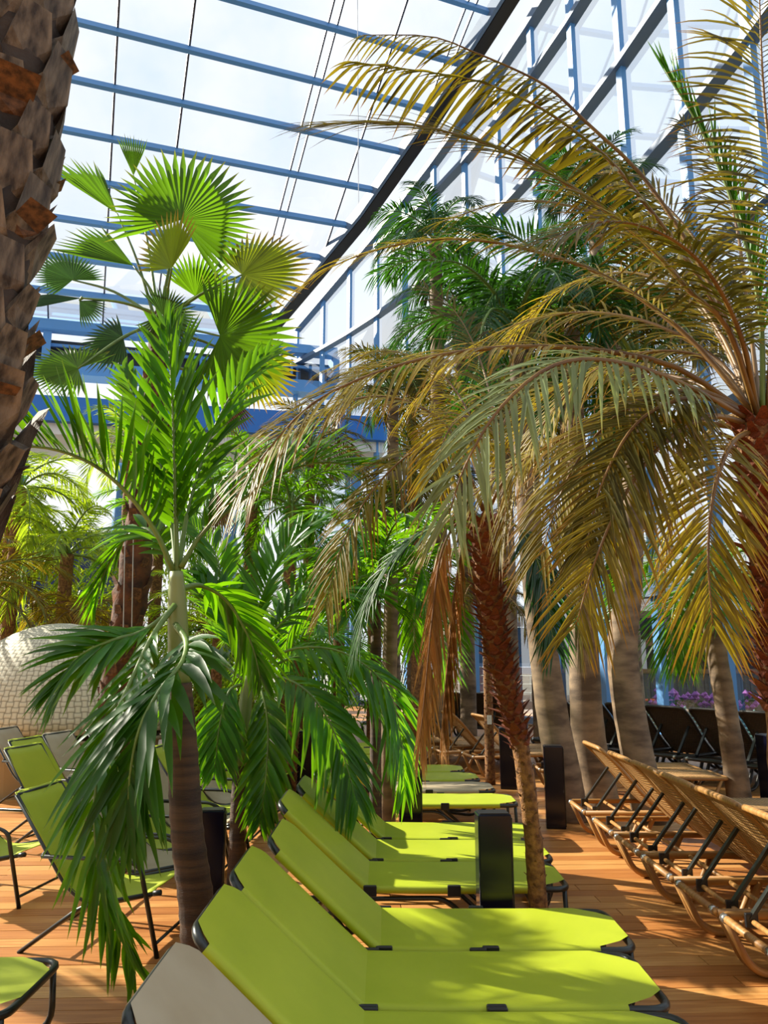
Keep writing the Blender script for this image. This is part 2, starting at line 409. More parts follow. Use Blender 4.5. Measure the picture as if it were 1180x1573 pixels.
# ---------------------------------------------------------------- sling sun loungers
def sling(name, prof, half, ch, m, parent, e0=.78):
    """fabric along a profile of (x, z) points, wrapped round side tubes; ends have cut corners. ch=(start, end)"""
    prof = [Vector((p[0], 0, p[1])) for p in prof]; L = [0]
    for a, b in zip(prof, prof[1:]): L.append(L[-1]+(b-a).length)
    tot = L[-1]; n = 14
    def pos(d):
        d = max(0, min(tot, d))
        for k in range(len(L)-1):
            if d <= L[k+1]+1e-9:
                t = (d-L[k])/(L[k+1]-L[k]); return prof[k].lerp(prof[k+1], t), (prof[k+1]-prof[k]).normalized()
        return prof[-1], (prof[-1]-prof[-2]).normalized()
    r = .021; cs = []
    for k in range(5):
        a = PI*.95*(1-k/4); cs.append((-half-r*math.sin(a)*1.0, -r+r*math.cos(a), 1.0))
    cs += [(y, -.004*(1-(y/half)**2), abs(y)/half) for y in [half*q for q in (-.92, -.75, -.5, -.25, 0, .25, .5, .75, .92)]]
    for k in range(5):
        a = PI*.95*k/4; cs.append((half+r*math.sin(a), -r+r*math.cos(a), 1.0))
    P = []
    for i in range(n+1):
        row = []
        for (y, dz, e) in cs:
            cut = max(0, (e-e0)/(1-e0))**1.3; s0 = ch[0]*cut; s1 = tot-ch[1]*cut
            p, t = pos(s0+(s1-s0)*i/n); up = Vector((-t.z, 0, t.x)) if t.x > 0 else Vector((t.z, 0, -t.x))
            row.append(p+up*(dz+.022)+Vector((0, y, 0)))
        P.append(row)
    o = grid_surface(name, P, m, parent); return o
def make_lounger(fabric):
    t = empty('sun_lounger')
    H = .335; w = .272
    back_top = (-.485, .455)
    sling('seat_fabric', [(.0, H), (.3, H-.004), (.7, H-.004), (1.165, H)], w, (.0, .17), fabric, t, .55)
    sling('back_fabric', [(.0, H), (-.18, H+.155), (-.35, H+.305), (-.525, H+.459)], w, (.0, .07), fabric, t)
    for sgn in (0,):
        MB().tube(fillet([(0, -w, H), (1.16, -w, H), (1.16, w, H), (0, w, H)], .09, 5), .017, 8).build('seat_frame', 'tube_metal', t, True)
        MB().tube(fillet([(0, -w, H), (-.515, -w, H+.452), (-.515, w, H+.452), (0, w, H)], .09, 5), .017, 8).build('back_frame', 'tube_metal', t, True)
    for y in (-w+.03, w-.03):
        MB().tube(fillet([(-.42, y, .018), (-.12, y, H-.06), (.45, y, H-.055), (.72, y, .05), (.98, y, .018), (1.15, y, .10), (1.14, y, H-.01)], .07, 4), .014, 8).build('leg', 'tube_metal', t, True)
        MB().tube([(-.30, y*.9, H+.25), (-.05, y*.9, H-.07)], .010, 6).build('strut', 'tube_metal', t, True)
        MB().bar((-.34, y*.88, H-.065), (.05, y*.88, H-.065), .012, .03).build('ratchet_rail', 'black_plastic', t)
    MB().tube([(-.42, -w+.03, .018), (-.42, w-.03, .018)], .014, 8).build('floor_bar', 'tube_metal', t, True)
    MB().tube([(1.05, -w+.03, .03), (1.05, w-.03, .03)], .014, 8).build('floor_bar', 'tube_metal', t, True)
    MB().tube([(-.30, -w+.05, H+.25), (-.30, w-.05, H+.25)], .010, 6).build('cross_bar', 'tube_metal', t, True)
    for x in (.02, .50):
        for s in (-1, 1):
            MB().box(x-.038, x+.038, s*(w+.016)-.010, s*(w+.016)+.010, H-.034, H+.027).build('clip', 'black_plastic', t, bevel=.006)
    return t
LG = make_lounger('lime_fabric'); LB = make_lounger('beige_fabric')
used = set()
def place(proto, loc, rz, label, cat, group=None):
    if proto.name in used: o = copy_tree(proto)
    else: o = proto; used.add(proto.name)
    o.location = loc; o.rotation_euler = (0, 0, rz); tag(o, label, cat)
    if group: o['group'] = group
    elif 'group' in o: del o['group']
    return o
G1 = 'sun loungers in the row along the aisle'
row = [
 (LB, -.10, 2.25, 0, 'beige sling sun lounger, the only beige one ahead of the first black post'),
 (LG, -.08, 2.85, 0, 'lime green sling sun lounger right beside the beige sun lounger'),
 (LG, -.08, 3.45, 0, 'lime green sling sun lounger second from the near beige sun lounger'),
 (LG, -.02, 4.05, 0, 'lime green sling sun lounger in front of the thin scaly palm trunk and black post'),
 (LG, -.10, 5.00, 0, 'lime green sling sun lounger directly behind the black post with the scaly palm'),
 (LG, -.06, 5.61, 0, 'lime green sling sun lounger in the middle of the three between two black posts'),
 (LG, -.0, 6.22, 0, 'lime green sling sun lounger just ahead of the ringed thin palm stems'),
 (LG, .05, 7.58, 0, 'lime green sling sun lounger just behind the second black post of the row'),
 (LB, -.05, 8.32, 0, 'beige sling sun lounger between far lime ones, behind the second black post'),
 (LG, -.12, 9.02, 0, 'lime green sling sun lounger just behind the far beige one'),
 (LG, -.22, 9.68, 0, 'lime green sling sun lounger last of the row beyond the far beige one'),
]
for p, x, y, a, lab in row: place(p, (x, y, 0), R(a), lab, 'sun lounger', G1)
for k, (x, y, a) in enumerate([(-1.0, 10.9, -14), (-1.1, 11.7, -12), (-1.2, 12.5, -14)]):
    place(LG, (x, y, 0), R(a), ['lime green sun lounger behind the black post and the short hairy trunk', 'lime green sun lounger second behind the black post by the short hairy trunk', 'lime green sun lounger farthest back behind the short hairy trunk'][k], 'sun lounger', 'sun loungers behind the short hairy trunk')
place(LG, (-2.56, 3.36, 0), R(1), 'lime green sun lounger foot end on sunlit deck beside the sling armchairs', 'sun lounger')

# ---------------------------------------------------------------- sling armchairs
def make_chair(fabric):
    t = empty('sling_armchair'); w = .25
    prof = [(.27, .40), (.16, .365), (.02, .335), (-.10, .335), (-.19, .385), (-.27, .50), (-.40, .73), (-.575, 1.02)]
    P = []
    cs = [(y, 0 if abs(y) < .24 else -.012) for y in (-.258, -.24, -.2, -.12, 0, .12, .2, .24, .258)]
    pr = catmull([(x, 0, z) for x, z in prof], 22)
    for p in pr: P.append([Vector((p.x, y, p.z+dz+.012-.012*(1-(y/.26)**2))) for y, dz in cs])
    grid_surface('sling', P, fabric, t, .006)
    for s in (-1, 1):
        y = s*w
        MB().tube(fillet([(.28, y, .385), (.02, y, .315), (-.13, y, .315), (-.24, y, .42), (-.57, y, 1.0)], .08, 4), .014, 8).build('side_rail', 'tube_metal', t, True)
        ya = s*(w+.035)
        MB().tube(fillet([(-.37, ya, .61), (.12, ya, .60), (.20, ya, .56), (.32, ya, 0)], .09, 5), .014, 8).build('arm_leg', 'tube_metal', t, True)
        MB().tube(fillet([(.235, ya, .385), (-.12, ya, .30), (-.46, ya, 0)], .06, 4), .014, 8).build('rear_leg', 'tube_metal', t, True)
        MB().tube([(-.37, ya, .61), (-.37, s*w, .63)], .012, 6).build('bracket', 'black_plastic', t, True)
        MB().tube([(.27, y, .385), (.31, y, .392)], .019, 8).build('end_cap', 'black_plastic', t, True)
    MB().tube([(.30, -w-.035, .08), (.30, w+.035, .08)], .011, 6).build('stretcher', 'tube_metal', t, True)
    MB().tube([(-.57, -w, 1.0), (-.57, w, 1.0)], .014, 8).build('top_rail', 'tube_metal', t, True)
    MB().tube([(-.3, -w-.035, .14), (-.3, w+.035, .14)], .011, 6).build('stretcher', 'tube_metal', t, True)
    return t
CG = make_chair('lime_fabric'); CB = make_chair('beige_fabric')
CG.scale = CB.scale = (1.04, 1, .84)
G2 = 'sling armchairs on the sunny side of the deck'
chairs = [
 (CG, -1.66, 4.97, -6, 'lime sling armchair behind the drooping frond, its curved seat toward the ringed trunk'),
 (CB, -1.62, 5.62, -4, 'beige sling armchair directly behind the first lime one by the ringed trunk'),
 (CG, -1.64, 6.2, -5, 'lime sling armchair behind the beige one left of the ringed trunk'),
 (CB, -1.62, 6.8, -5, 'beige sling armchair beside the low black post behind the ringed trunk'),
 (CG, -1.58, 7.4, -4, 'lime sling armchair between two beige ones past the low black post'),
 (CB, -1.55, 8.0, -5, 'beige sling armchair behind the slimmer ringed palm stem'),
 (CG, -1.52, 8.6, -5, 'lime sling armchair second from the far end behind the slimmer palm stem'),
 (CG, -1.5, 9.2, -5, 'lime sling armchair at the far end of the armchair column'),
 (CG, -2.82, 5.85, -8, 'lime sling armchair with its arm cut by the edge, on the sunlit deck'),
 (CG, -2.85, 7.25, -12, 'lime sling armchair with its back to the cut-off lime armchair'),
 (CG, -4.3, 7.6, -8, 'lime sling armchair in front of the woven cream pod'),
 (CG, -3.15, 7.95, -12, 'upright lime sling armchair standing among beige ones by the woven pod'),
 (CB, -3.95, 9.2, -8, 'beige sling armchair against the plinth of the woven pod'),
 (CB, -2.9, 9.3, -10, 'beige sling armchair two behind the upright lime armchair'),
 (CB, -3.1, 8.6, -12, 'beige sling armchair between the upright lime one and the fan palm trunk'),
 (CG, -2.8, 9.98, -8, 'lime sling armchair beside the fan palm trunk in the shade'),
]
for p, x, y, a, lab in chairs: place(p, (x+.1, y, 0), R(a), lab, 'chair', G2)

# ---------------------------------------------------------------- rattan loungers with raised backs
def make_rattan(weave, wrap, name='rattan_lounger'):
    t = empty(name); w = .292
    prof = [(.70, .28), (.62, .34), (.50, .47), (.39, .60), (.28, .73), (.19, .82), (.15, .845)]
    pr = catmull([(x, 0, z) for x, z in prof], 16); P = []
    for i, p in enumerate(pr):
        sag = .03*math.sin(PI*i/16)
        P.append([Vector((p.x+sag*(1-(y/w)**2)*.6, y, p.z-sag*(1-(y/w)**2)+.03*(abs(y)/w)**6*0)) for y in np.linspace(-w, w, 9)])
    grid_surface('backrest', P, weave, t, .014)
    P = [[Vector((x, y, .325-.012*(1-(y/w)**2))) for y in np.linspace(-w, w, 7)] for x in np.linspace(.70, 1.92, 9)]
    grid_surface('seat', P, weave, t, .014)
    MB().tube(fillet([(.70, -w, .29), (.50, -w, .475), (.28, -w, .735), (.15, -w, .85), (.15, w, .85), (.28, w, .735), (.50, w, .475), (.70, w, .29)], .07, 4), .019, 8).build('back_frame', wrap, t, True)
    MB().tube(fillet([(0, -w, .30), (1.95, -w, .31), (1.95, w, .31), (0, w, .30), (0, -w, .30)], .06, 4), .021, 8).build('bed_frame', wrap, t, True)
    for s in (-1, 1):
        y = s*(w-.01)
        MB().tube(fillet([(.01, y, .30), (.14, y, .02), (.36, y, .02), (.50, y, .30)], .12, 6), .021, 8).build('leg', wrap, t, True)
        MB().tube(fillet([(1.4, y, .30), (1.52, y, .02), (1.75, y, .02), (1.88, y, .30)], .12, 6), .021, 8).build('leg', wrap, t, True)
        MB().bar((.11, y*.72, .31), (.36, y*.72, .63), .018, .032, up=(0, 1, 0)).build('strut', 'tube_metal', t)
        MB().box(.085, .15, y*.72-.012, y*.72+.012, .27, .34).build('ratchet', 'black_plastic', t, bevel=.004)
        MB().tube([(.0, y*.86-.02, .30), (.0, y*.86+.02, .30)], .025, 8).build('ferrule', 'chrome', t, True)
    for x in (.12, .32): MB().tube([(x, -w, .30), (x, w, .30)], .014, 8).build('cross_bar', wrap, t, True)
    return t
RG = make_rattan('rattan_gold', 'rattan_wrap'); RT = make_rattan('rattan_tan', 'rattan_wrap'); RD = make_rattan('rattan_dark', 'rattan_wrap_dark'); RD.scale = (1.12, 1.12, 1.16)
G3 = 'golden rattan loungers beside the aisle'
ORD = ['first', 'second', 'third', 'fourth', 'fifth', 'sixth']
for k in range(6):
    place(RG, (1.78, (7.45, 6.61, 5.98, 5.35, 4.72, 4.09)[k], 0), 0, f'golden rattan lounger with raised back, {ORD[k]} of its row from the grey palm trunks', 'sun lounger', G3)
G4 = 'dark rattan loungers along the glass wall'
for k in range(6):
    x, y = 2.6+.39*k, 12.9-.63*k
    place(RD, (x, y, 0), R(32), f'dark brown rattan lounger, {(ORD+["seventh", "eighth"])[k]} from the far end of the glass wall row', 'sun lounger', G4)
G5 = 'tan loungers in sunlight at the end of the aisle'
tans = [(0, 13.2, 12), (.4, 12.6, 12), (.8, 12, 12), (1.2, 11.4, 12), (1.95, 9.45, -2), (1.93, 10.12, -2)]
TL = ['farthest behind the dead brown frond', 'second behind the dead brown frond', 'left of the thin tagged trunk', 'right behind the thin tagged trunk', 'just behind the leaning grey trunk', 'second behind the leaning grey trunk']
for (x, y, a), l in zip(tans, TL): place(RT, (x, y, 0), R(a), 'sunlit tan lounger with raised back, '+l, 'sun lounger', G5)
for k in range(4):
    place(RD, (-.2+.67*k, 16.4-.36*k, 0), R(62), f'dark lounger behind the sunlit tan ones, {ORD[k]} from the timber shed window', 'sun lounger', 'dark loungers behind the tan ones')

# ---------------------------------------------------------------- square black posts
def post(loc, rz, label, h=.78, w=.19, d=.13, tilt=0):
    t = empty('bollard', loc, rz, label, 'post', 'square black posts on the deck')
    MB().box(-w/2, w/2, -d/2, d/2, 0, h).build('body', 'black_gloss', t, bevel=.008)
    MB().box(w/2, w/2+.006, -d/2+.012, d/2-.012, .02, h-.02).build('side_strip', 'tube_metal', t)
    MB().box(-w/2+.012, w/2-.012, -d/2+.012, d/2-.012, h, h+.006).build('cap', 'black_plastic', t)
    t.rotation_euler = (0, tilt, rz); return t
post((.605, 4.52, 0), R(3), 'glossy black post beside the thin scaly palm trunk', .79, .185)
post((.22, 6.85, 0), R(2), 'glossy black post next to the ringed thin palm stems', .78, .19)
post((1.70, 8.05, 0), R(-8), 'glossy black post at the foot of the leaning grey trunk', .78, .19, .16)
post((1.61, 10.45, 0), R(-6), 'glossy black post beside the thin tagged trunk', .76, .2, .2)
post((-1.0, 10.1, 0), R(4), 'glossy black post beside the short hairy trunk on a disc', .74, .2)
post((-1.10, 5.22, 0), R(8), 'black post tucked behind the thick ringed palm trunk', .68, .16)
post((-2.55, 11.6, 0), R(0), 'small black post far behind the sling armchairs', .74, .18)
post((4.35, 9.0, 0), R(10), 'black trunk built as a post among the dark loungers under the bright drooping frond', .8, .22, .2)  # dark trunk, simplified to a square post

# ---------------------------------------------------------------- woven pod
pod = empty('wicker_pod', (-4.5, 10.9, 0), R(-10), 'cream woven wicker pod on a beige plinth beside armchairs', 'pod')
P = []
for i in range(13):
    a = PI*.02+PI*.5*i/12
    P.append([Vector((1.55*math.cos(a)*math.cos(b), 1.2*math.cos(a)*math.sin(b), .62+1.5*math.sin(a))) for b in np.linspace(-PI, PI, 41)])
grid_surface('shell', P, 'wicker_cream', pod, .03)
MB().tube([(1.55*math.cos(b), 1.2*math.sin(b), .62) for b in np.linspace(0, 2*PI, 41)], .03, 8).build('rim', 'plinth', pod, True)
MB().tube([(0, 0, 0), (0, 0, .6)], [1.3, 1.38], 40).build('plinth', 'plinth', pod)

# ---------------------------------------------------------------- palms
mat('ringed_trunk', srgb(92, 66, 44), .7, col2=srgb(52, 36, 26), scale=2, stretch=(1, 1, 14), bump=.5, bscale=30)
mat('crownshaft', srgb(140, 150, 92), .4, col2=srgb(104, 124, 62), scale=4, stretch=(1, 1, .4))
mat('scaly_trunk', srgb(150, 104, 54), .8, col2=srgb(92, 56, 28), scale=30, bump=.8, bscale=70)
mat('red_boot', srgb(138, 66, 28), .8, col2=srgb(84, 40, 20), scale=16, bump=.4, bscale=60)
mat('royal_trunk', srgb(148, 124, 96), .75, col2=srgb(92, 74, 56), scale=3, stretch=(1, 1, 3), bump=.25, bscale=40)
mat('fan_trunk', srgb(104, 62, 32), .85, col2=srgb(50, 30, 18), scale=10, bump=.6, bscale=40)
mat('dark_trunk', srgb(70, 56, 46), .85, col2=srgb(34, 27, 24), scale=7, bump=.7, bscale=35)
mat('boot_grey', srgb(128, 112, 94), .75, col2=srgb(50, 38, 29), scale=5, stretch=(1, 1, .3), bump=.4, bscale=40)
mat('boot_brown', srgb(116, 80, 52), .75, col2=srgb(60, 40, 28), scale=6, bump=.4, bscale=40)
mat('rachis_green', srgb(112, 138, 58), .45, col2=srgb(84, 108, 44), scale=5)
mat('rachis_gold', srgb(128, 96, 40), .5, col2=srgb(96, 66, 30), scale=5)
mat('rachis_brown', srgb(110, 74, 40), .7)
mat('fibre', srgb(60, 40, 26), .95)
leaf_mat('leaf_green', srgb(56, 108, 18), srgb(130, 190, 14), srgb(150, 165, 50), .42, .3, .88)
leaf_mat('leaf_deep', srgb(34, 72, 26), srgb(64, 118, 22), srgb(90, 110, 40), .32, .45, .9)
leaf_mat('leaf_mid', srgb(46, 90, 22), srgb(96, 160, 20), srgb(120, 140, 50), .4, .42, .9)
leaf_mat('leaf_gold', srgb(120, 110, 36), srgb(182, 158, 30), srgb(172, 110, 36), .42, .42, .7, .45)
leaf_mat('leaf_olive', srgb(80, 76, 24), srgb(128, 112, 20), srgb(140, 88, 30), .40, .42, .72, .45)
leaf_mat('leaf_greygreen', srgb(132, 148, 104), srgb(150, 160, 70), srgb(190, 160, 60), .35, .45, .8, .3)
leaf_mat('leaf_dead', srgb(172, 124, 70), srgb(206, 150, 84), None, .4, .6)
leaf_mat('leaf_skirt', srgb(112, 84, 56), srgb(130, 96, 60), None, .3, .7)
leaf_mat('leaf_fan', srgb(64, 104, 24), srgb(112, 160, 18), srgb(170, 160, 50), .48, .4, .8, .25)
leaf_mat('leaf_fan_yellow', srgb(112, 134, 30), srgb(186, 200, 28), srgb(206, 140, 40), .5, .4, .62, .3)
leaf_mat('leaf_fan_dark', srgb(46, 78, 40), srgb(70, 110, 40), srgb(120, 120, 60), .35, .4, .85, .25)
leaf_mat('leaf_lime', srgb(120, 150, 30), srgb(190, 215, 40), srgb(200, 190, 60), .5, .4, .8, .4)

def leaflet_arrays(B, D, N, L, W, droop, fold, K=5, seed=None):
    """blades as strips: (n, K, 3, 3) vertices"""
    n = len(B); s = np.linspace(0, 1, K)
    prof = np.interp(s, [0, .12, .4, .7, 1], [.25, .75, 1, .72, .03])
    down = np.array([0, 0, -1.0])
    Pm = B[:, None]+D[:, None]*(L[:, None]*s)[..., None]+down*(L*droop)[:, None, None]*(s**2)[None, :, None]
    T = np.gradient(Pm, axis=1); T /= np.linalg.norm(T, axis=2, keepdims=True)+1e-9
    S = np.cross(T, N[:, None]); S /= np.linalg.norm(S, axis=2, keepdims=True)+1e-9
    U = np.cross(S, T)
    w = (W[:, None]*prof)[..., None]
    V = np.stack([Pm-S*w+U*w*fold, Pm, Pm+S*w+U*w*fold], axis=2)
    r = rng.random(n) if seed is None else seed
    A = np.zeros((n, K, 3, 3)); A[..., 0] = s[None, :, None]; A[..., 1] = r[:, None, None]
    return V, A
def strip_faces(K):
    f = []
    for k in range(K-1):
        for j in range(2): f.append((k*3+j, k*3+j+1, (k+1)*3+j+1, (k+1)*3+j))
    return np.array(f)
def frond(palm, pts, n=44, ll=.35, lw=.013, leaf='leaf_gold', rach='rachis_gold', r0=.014, roll=40, phi=(62, 28), lift=20, droop=.35,
          t0=.2, split=None, K=5, jitter=.10, fold=.35, heading=None, prof=None, hang=0.0, name='frond'):
    """one feather leaf: a curved rachis with two ranks of leaflets"""
    cur = catmull(pts, 24); k = len(cur)
    mb = MB(); mb.tube(cur, [r0*(1-.85*i/(k-1)) for i in range(k)], 6)
    fo = mb.build(name, rach, palm, True)
    P = np.array([tuple(p) for p in cur]); seg = np.linalg.norm(np.diff(P, axis=0), axis=1); Ls = np.r_[0, np.cumsum(seg)]; tot = Ls[-1]
    t = np.linspace(t0, 1.0, n); d = t*tot
    B = np.stack([np.interp(d, Ls, P[:, c]) for c in range(3)], 1)
    Tn = np.gradient(P, axis=0); T = np.stack([np.interp(d, Ls, Tn[:, c]) for c in range(3)], 1); T /= np.linalg.norm(T, axis=1, keepdims=True)
    h = np.array(heading if heading is not None else (P[-1]-P[0])*np.array([1, 1, 0]), float)
    if np.linalg.norm(h) < 1e-3: h = np.array([0, -1, 0.])
    h /= np.linalg.norm(h); S0 = np.array([h[1], -h[0], 0])
    S = S0-T*(T@S0)[:, None]; S /= np.linalg.norm(S, axis=1, keepdims=True); U = np.cross(S, T)
    c, s_ = math.cos(R(roll)), math.sin(R(roll)); S, U = S*c+U*s_, U*c-S*s_
    u = (t-t0)/(1-t0)
    Lp = np.interp(u, [0, .12, .35, .6, .85, 1], prof or [.45, .8, 1, .95, .65, .38])*ll
    ph = np.radians(phi[0]+(phi[1]-phi[0])*u)
    Vs = []; As = []
    for sg in (-1, 1):
        b = ph+rng.normal(0, jitter, n); li = np.radians(lift)+rng.normal(0, jitter*1.3, n)
        D = T*np.cos(b)[:, None]+(S*sg*np.cos(li)[:, None]+U*np.sin(li)[:, None])*np.sin(b)[:, None]
        if hang: D = D+np.array([0, 0, -hang]); D /= np.linalg.norm(D, axis=1, keepdims=True)
        V, A = leaflet_arrays(B+T*(sg*.3*tot*(1-t0)/n), D, U, Lp*rng.uniform(.88, 1.08, n), np.full(n, lw)*np.interp(u, [0, .3, 1], [.8, 1, .7]), droop*rng.uniform(.6, 1.4, n), fold, K)
        Vs.append(V); As.append(A)
    V = np.concatenate(Vs); A = np.concatenate(As); F1 = strip_faces(K)
    order = np.argsort(-np.r_[Lp, Lp]); ns = 0
    if split is not None:
        ns = min(split[0], len(V)); split[0] -= ns
        for q in order[:ns]:
            np_mesh('leaflet', V[q], F1, leaf, fo, leaf=A[q])
    rest_ = order[ns:]
    if len(rest_):
        m = K*3; F = (F1[None]+np.arange(len(rest_))[:, None, None]*m).reshape(-1, 4)
        tag(np_mesh('leaflets', V[rest_], F, leaf, fo, leaf=A[rest_].reshape(-1, 3)), kind='stuff')
    return fo
def px_path(Y, pts):
    return [at(p[0], p[1], Y+(p[2] if len(p) > 2 else 0)) for p in pts]
def trunk(palm, pts, radii, m, name='trunk', n=14, seg=30, rings=0, bump=0, bulge=.045):
    cur = catmull(pts, seg); rr = np.interp(np.linspace(0, 1, seg+1), np.linspace(0, 1, len(radii)), radii)
    if rings: rr = [r*(1+(bulge if i % rings == 0 else 0)) for i, r in enumerate(rr)]
    mb = MB(); mb.tube(cur, list(rr), n)
    if bump: mb.v = [tuple(np.array(v)+rng.normal(0, bump, 3)) for v in mb.v]
    return mb.build(name, m, palm, True), cur, rr
def boots(tr, cur, rr, m, step, size, out=.5, lo=0, hi=1, per=5, up=1.0, tip=.12):
    """old leaf bases: pointed plates standing off the trunk, one object each"""
    k = len(cur); P = np.array([tuple(p) for p in cur]); seg = np.linalg.norm(np.diff(P, axis=0), axis=1); Ls = np.r_[0, np.cumsum(seg)]
    d = Ls[-1]*lo; i = 0; cnt = 0
    me = {}
    while d < Ls[-1]*hi and cnt < 300:
        c = Vector([np.interp(d, Ls, P[:, q]) for q in range(3)]); r = float(np.interp(d, Ls, rr))
        j = min(int(np.searchsorted(Ls, d)), k-1); T = Vector(P[min(j+1, k-1)]-P[max(j-1, 0)]).normalized()
        a = i*2.39996; side = T.orthogonal().normalized(); w = T.cross(side)
        o = side*math.cos(a)+w*math.sin(a); s = T.cross(o)
        key = i % 4
        if key not in me:
            g = 1+.25*(key-1.5)*.5
            vs = [(-.5, -.25, 0), (.5, -.25, 0), (.36, .18, .5*g), (-.36, .18, .5*g), (tip, .62*out*2*g, 1.0), (-tip, .62*out*2*g, 1.0), (0, .05, .55), (-.42, -.3, .2), (.42, -.3, .2), (0, .3*out, .2)]
            fs = [(0, 1, 9), (0, 9, 3), (1, 2, 9), (9, 2, 3), (3, 2, 4, 5), (5, 4, 6), (7, 3, 5, 6), (8, 6, 4, 2), (0, 3, 7), (1, 8, 2), (7, 6, 8)]
            x = bpy.data.meshes.new('leaf_base'); x.from_pydata(vs, [], fs); x.materials.append(M[m]); me[key] = x
        ob = bpy.data.objects.new('leaf_base', me[key]); link(ob, tr)
        sc = size*random.uniform(.8, 1.25)
        X, Yv, Z = s*sc, o*sc, T*sc*up
        p = c+o*(r*.9)
        ob.matrix_world = Matrix(((X.x, Yv.x, Z.x, p.x), (X.y, Yv.y, Z.y, p.y), (X.z, Yv.z, Z.z, p.z), (0, 0, 0, 1)))
        d += step/per; i += 1; cnt += 1

def palm(name, label, group=None, base=(0, 0, 0)):
    return empty(name, (0, 0, 0), 0, label, 'palm', group)

# --- Christmas palm with thick ringed trunk
pa = palm('feather_palm', 'green feather palm with thick ringed trunk and drooping fronds over the armchairs')
YA = 4.2
tr, cur, rr = trunk(pa, [(-.90, YA, -.01)]+px_path(YA, [(303, 1400), (288, 1280), (281, 1160), (276, 1050)]), [.10, .088, .082, .078, .062], 'ringed_trunk', rings=3, seg=48)
trunk(pa, px_path(YA, [(276, 1055), (274, 980), (272, 920), (271, 878)]), [.058, .056, .05, .035], 'crownshaft', 'crownshaft', seg=10)
ga = dict(leaf='leaf_green', rach='rachis_green', ll=.50, lw=.023, n=36, r0=.018, K=6, jitter=.15, phi=(48, 26), fold=.3)
sa = [300]
frond(pa, px_path(YA, [(272, 885, 0), (270, 780, .03), (267, 660, .06), (262, 560, .1), (256, 500, .14)]), roll=18, heading=(0, 1, 0), lift=25, droop=.06, split=sa, **ga)
frond(pa, px_path(YA, [(268, 880), (238, 815, -.05), (195, 757, -.1), (140, 712, -.2), (70, 688, -.28), (0, 692, -.34), (-70, 730, -.36)]), roll=8, lift=58, droop=.03, split=sa, **{**ga, 'll': .56, 'lw': .03, 'n': 34, 'phi': (58, 40)})
frond(pa, px_path(YA, [(278, 872), (308, 822, .05), (350, 785, .1), (415, 738, .16), (480, 712, .2), (548, 715, .22)]), roll=-20, lift=40, droop=.1, split=sa, **ga)
frond(pa, px_path(YA, [(266, 895, .1), (250, 840, .22), (222, 812, .3), (190, 830, .36), (160, 880, .4), (145, 930, .42)]), roll=30, lift=10, droop=.25, split=sa, **{**ga, 'll': .34, 'n': 30})
frond(pa, px_path(YA, [(270, 960, -.06), (286, 985, -.35), (280, 1018, -.6), (245, 1062, -.8), (215, 1118, -.9), (200, 1190, -.93), (196, 1270, -.93)]), roll=-25, lift=-5, droop=.3, split=sa, **{**ga, 'leaf': 'leaf_mid', 'll': .44, 'lw': .028})
frond(pa, px_path(YA, [(268, 930, -.05), (236, 975, -.25), (205, 1040, -.45), (165, 1130, -.65), (147, 1220, -.74), (150, 1320, -.78), (170, 1400, -.8), (205, 1480, -.8)]), roll=-35, lift=5, droop=.25, split=sa, **{**ga, 'n': 48, 'll': .34, 't0': .15})
frond(pa, px_path(YA, [(276, 905, .05), (310, 900, .2), (350, 925, .3), (385, 985, .35), (400, 1040, .36)]), roll=25, lift=5, droop=.25, split=sa, **{**ga, 'll': .32, 'n': 26})
frond(pa, px_path(YA, [(268, 935, -.02), (220, 970, -.1), (170, 985, -.2), (120, 1010, -.25), (85, 1060, -.27)]), roll=30, lift=8, droop=.2, split=sa, **{**ga, 'll': .38, 'n': 34})
frond(pa, px_path(YA, [(272, 880, .0), (262, 790, .18), (240, 690, .35), (210, 620, .5), (190, 570, .6)]), roll=30, lift=25, droop=.1, split=sa, **{**ga, 'll': .36, 'n': 26})
frond(pa, px_path(YA, [(273, 880, .0), (290, 780, .2), (320, 680, .4), (360, 600, .55), (410, 545, .65)]), roll=-30, lift=25, droop=.1, split=sa, **{**ga, 'll': .4, 'n': 28})

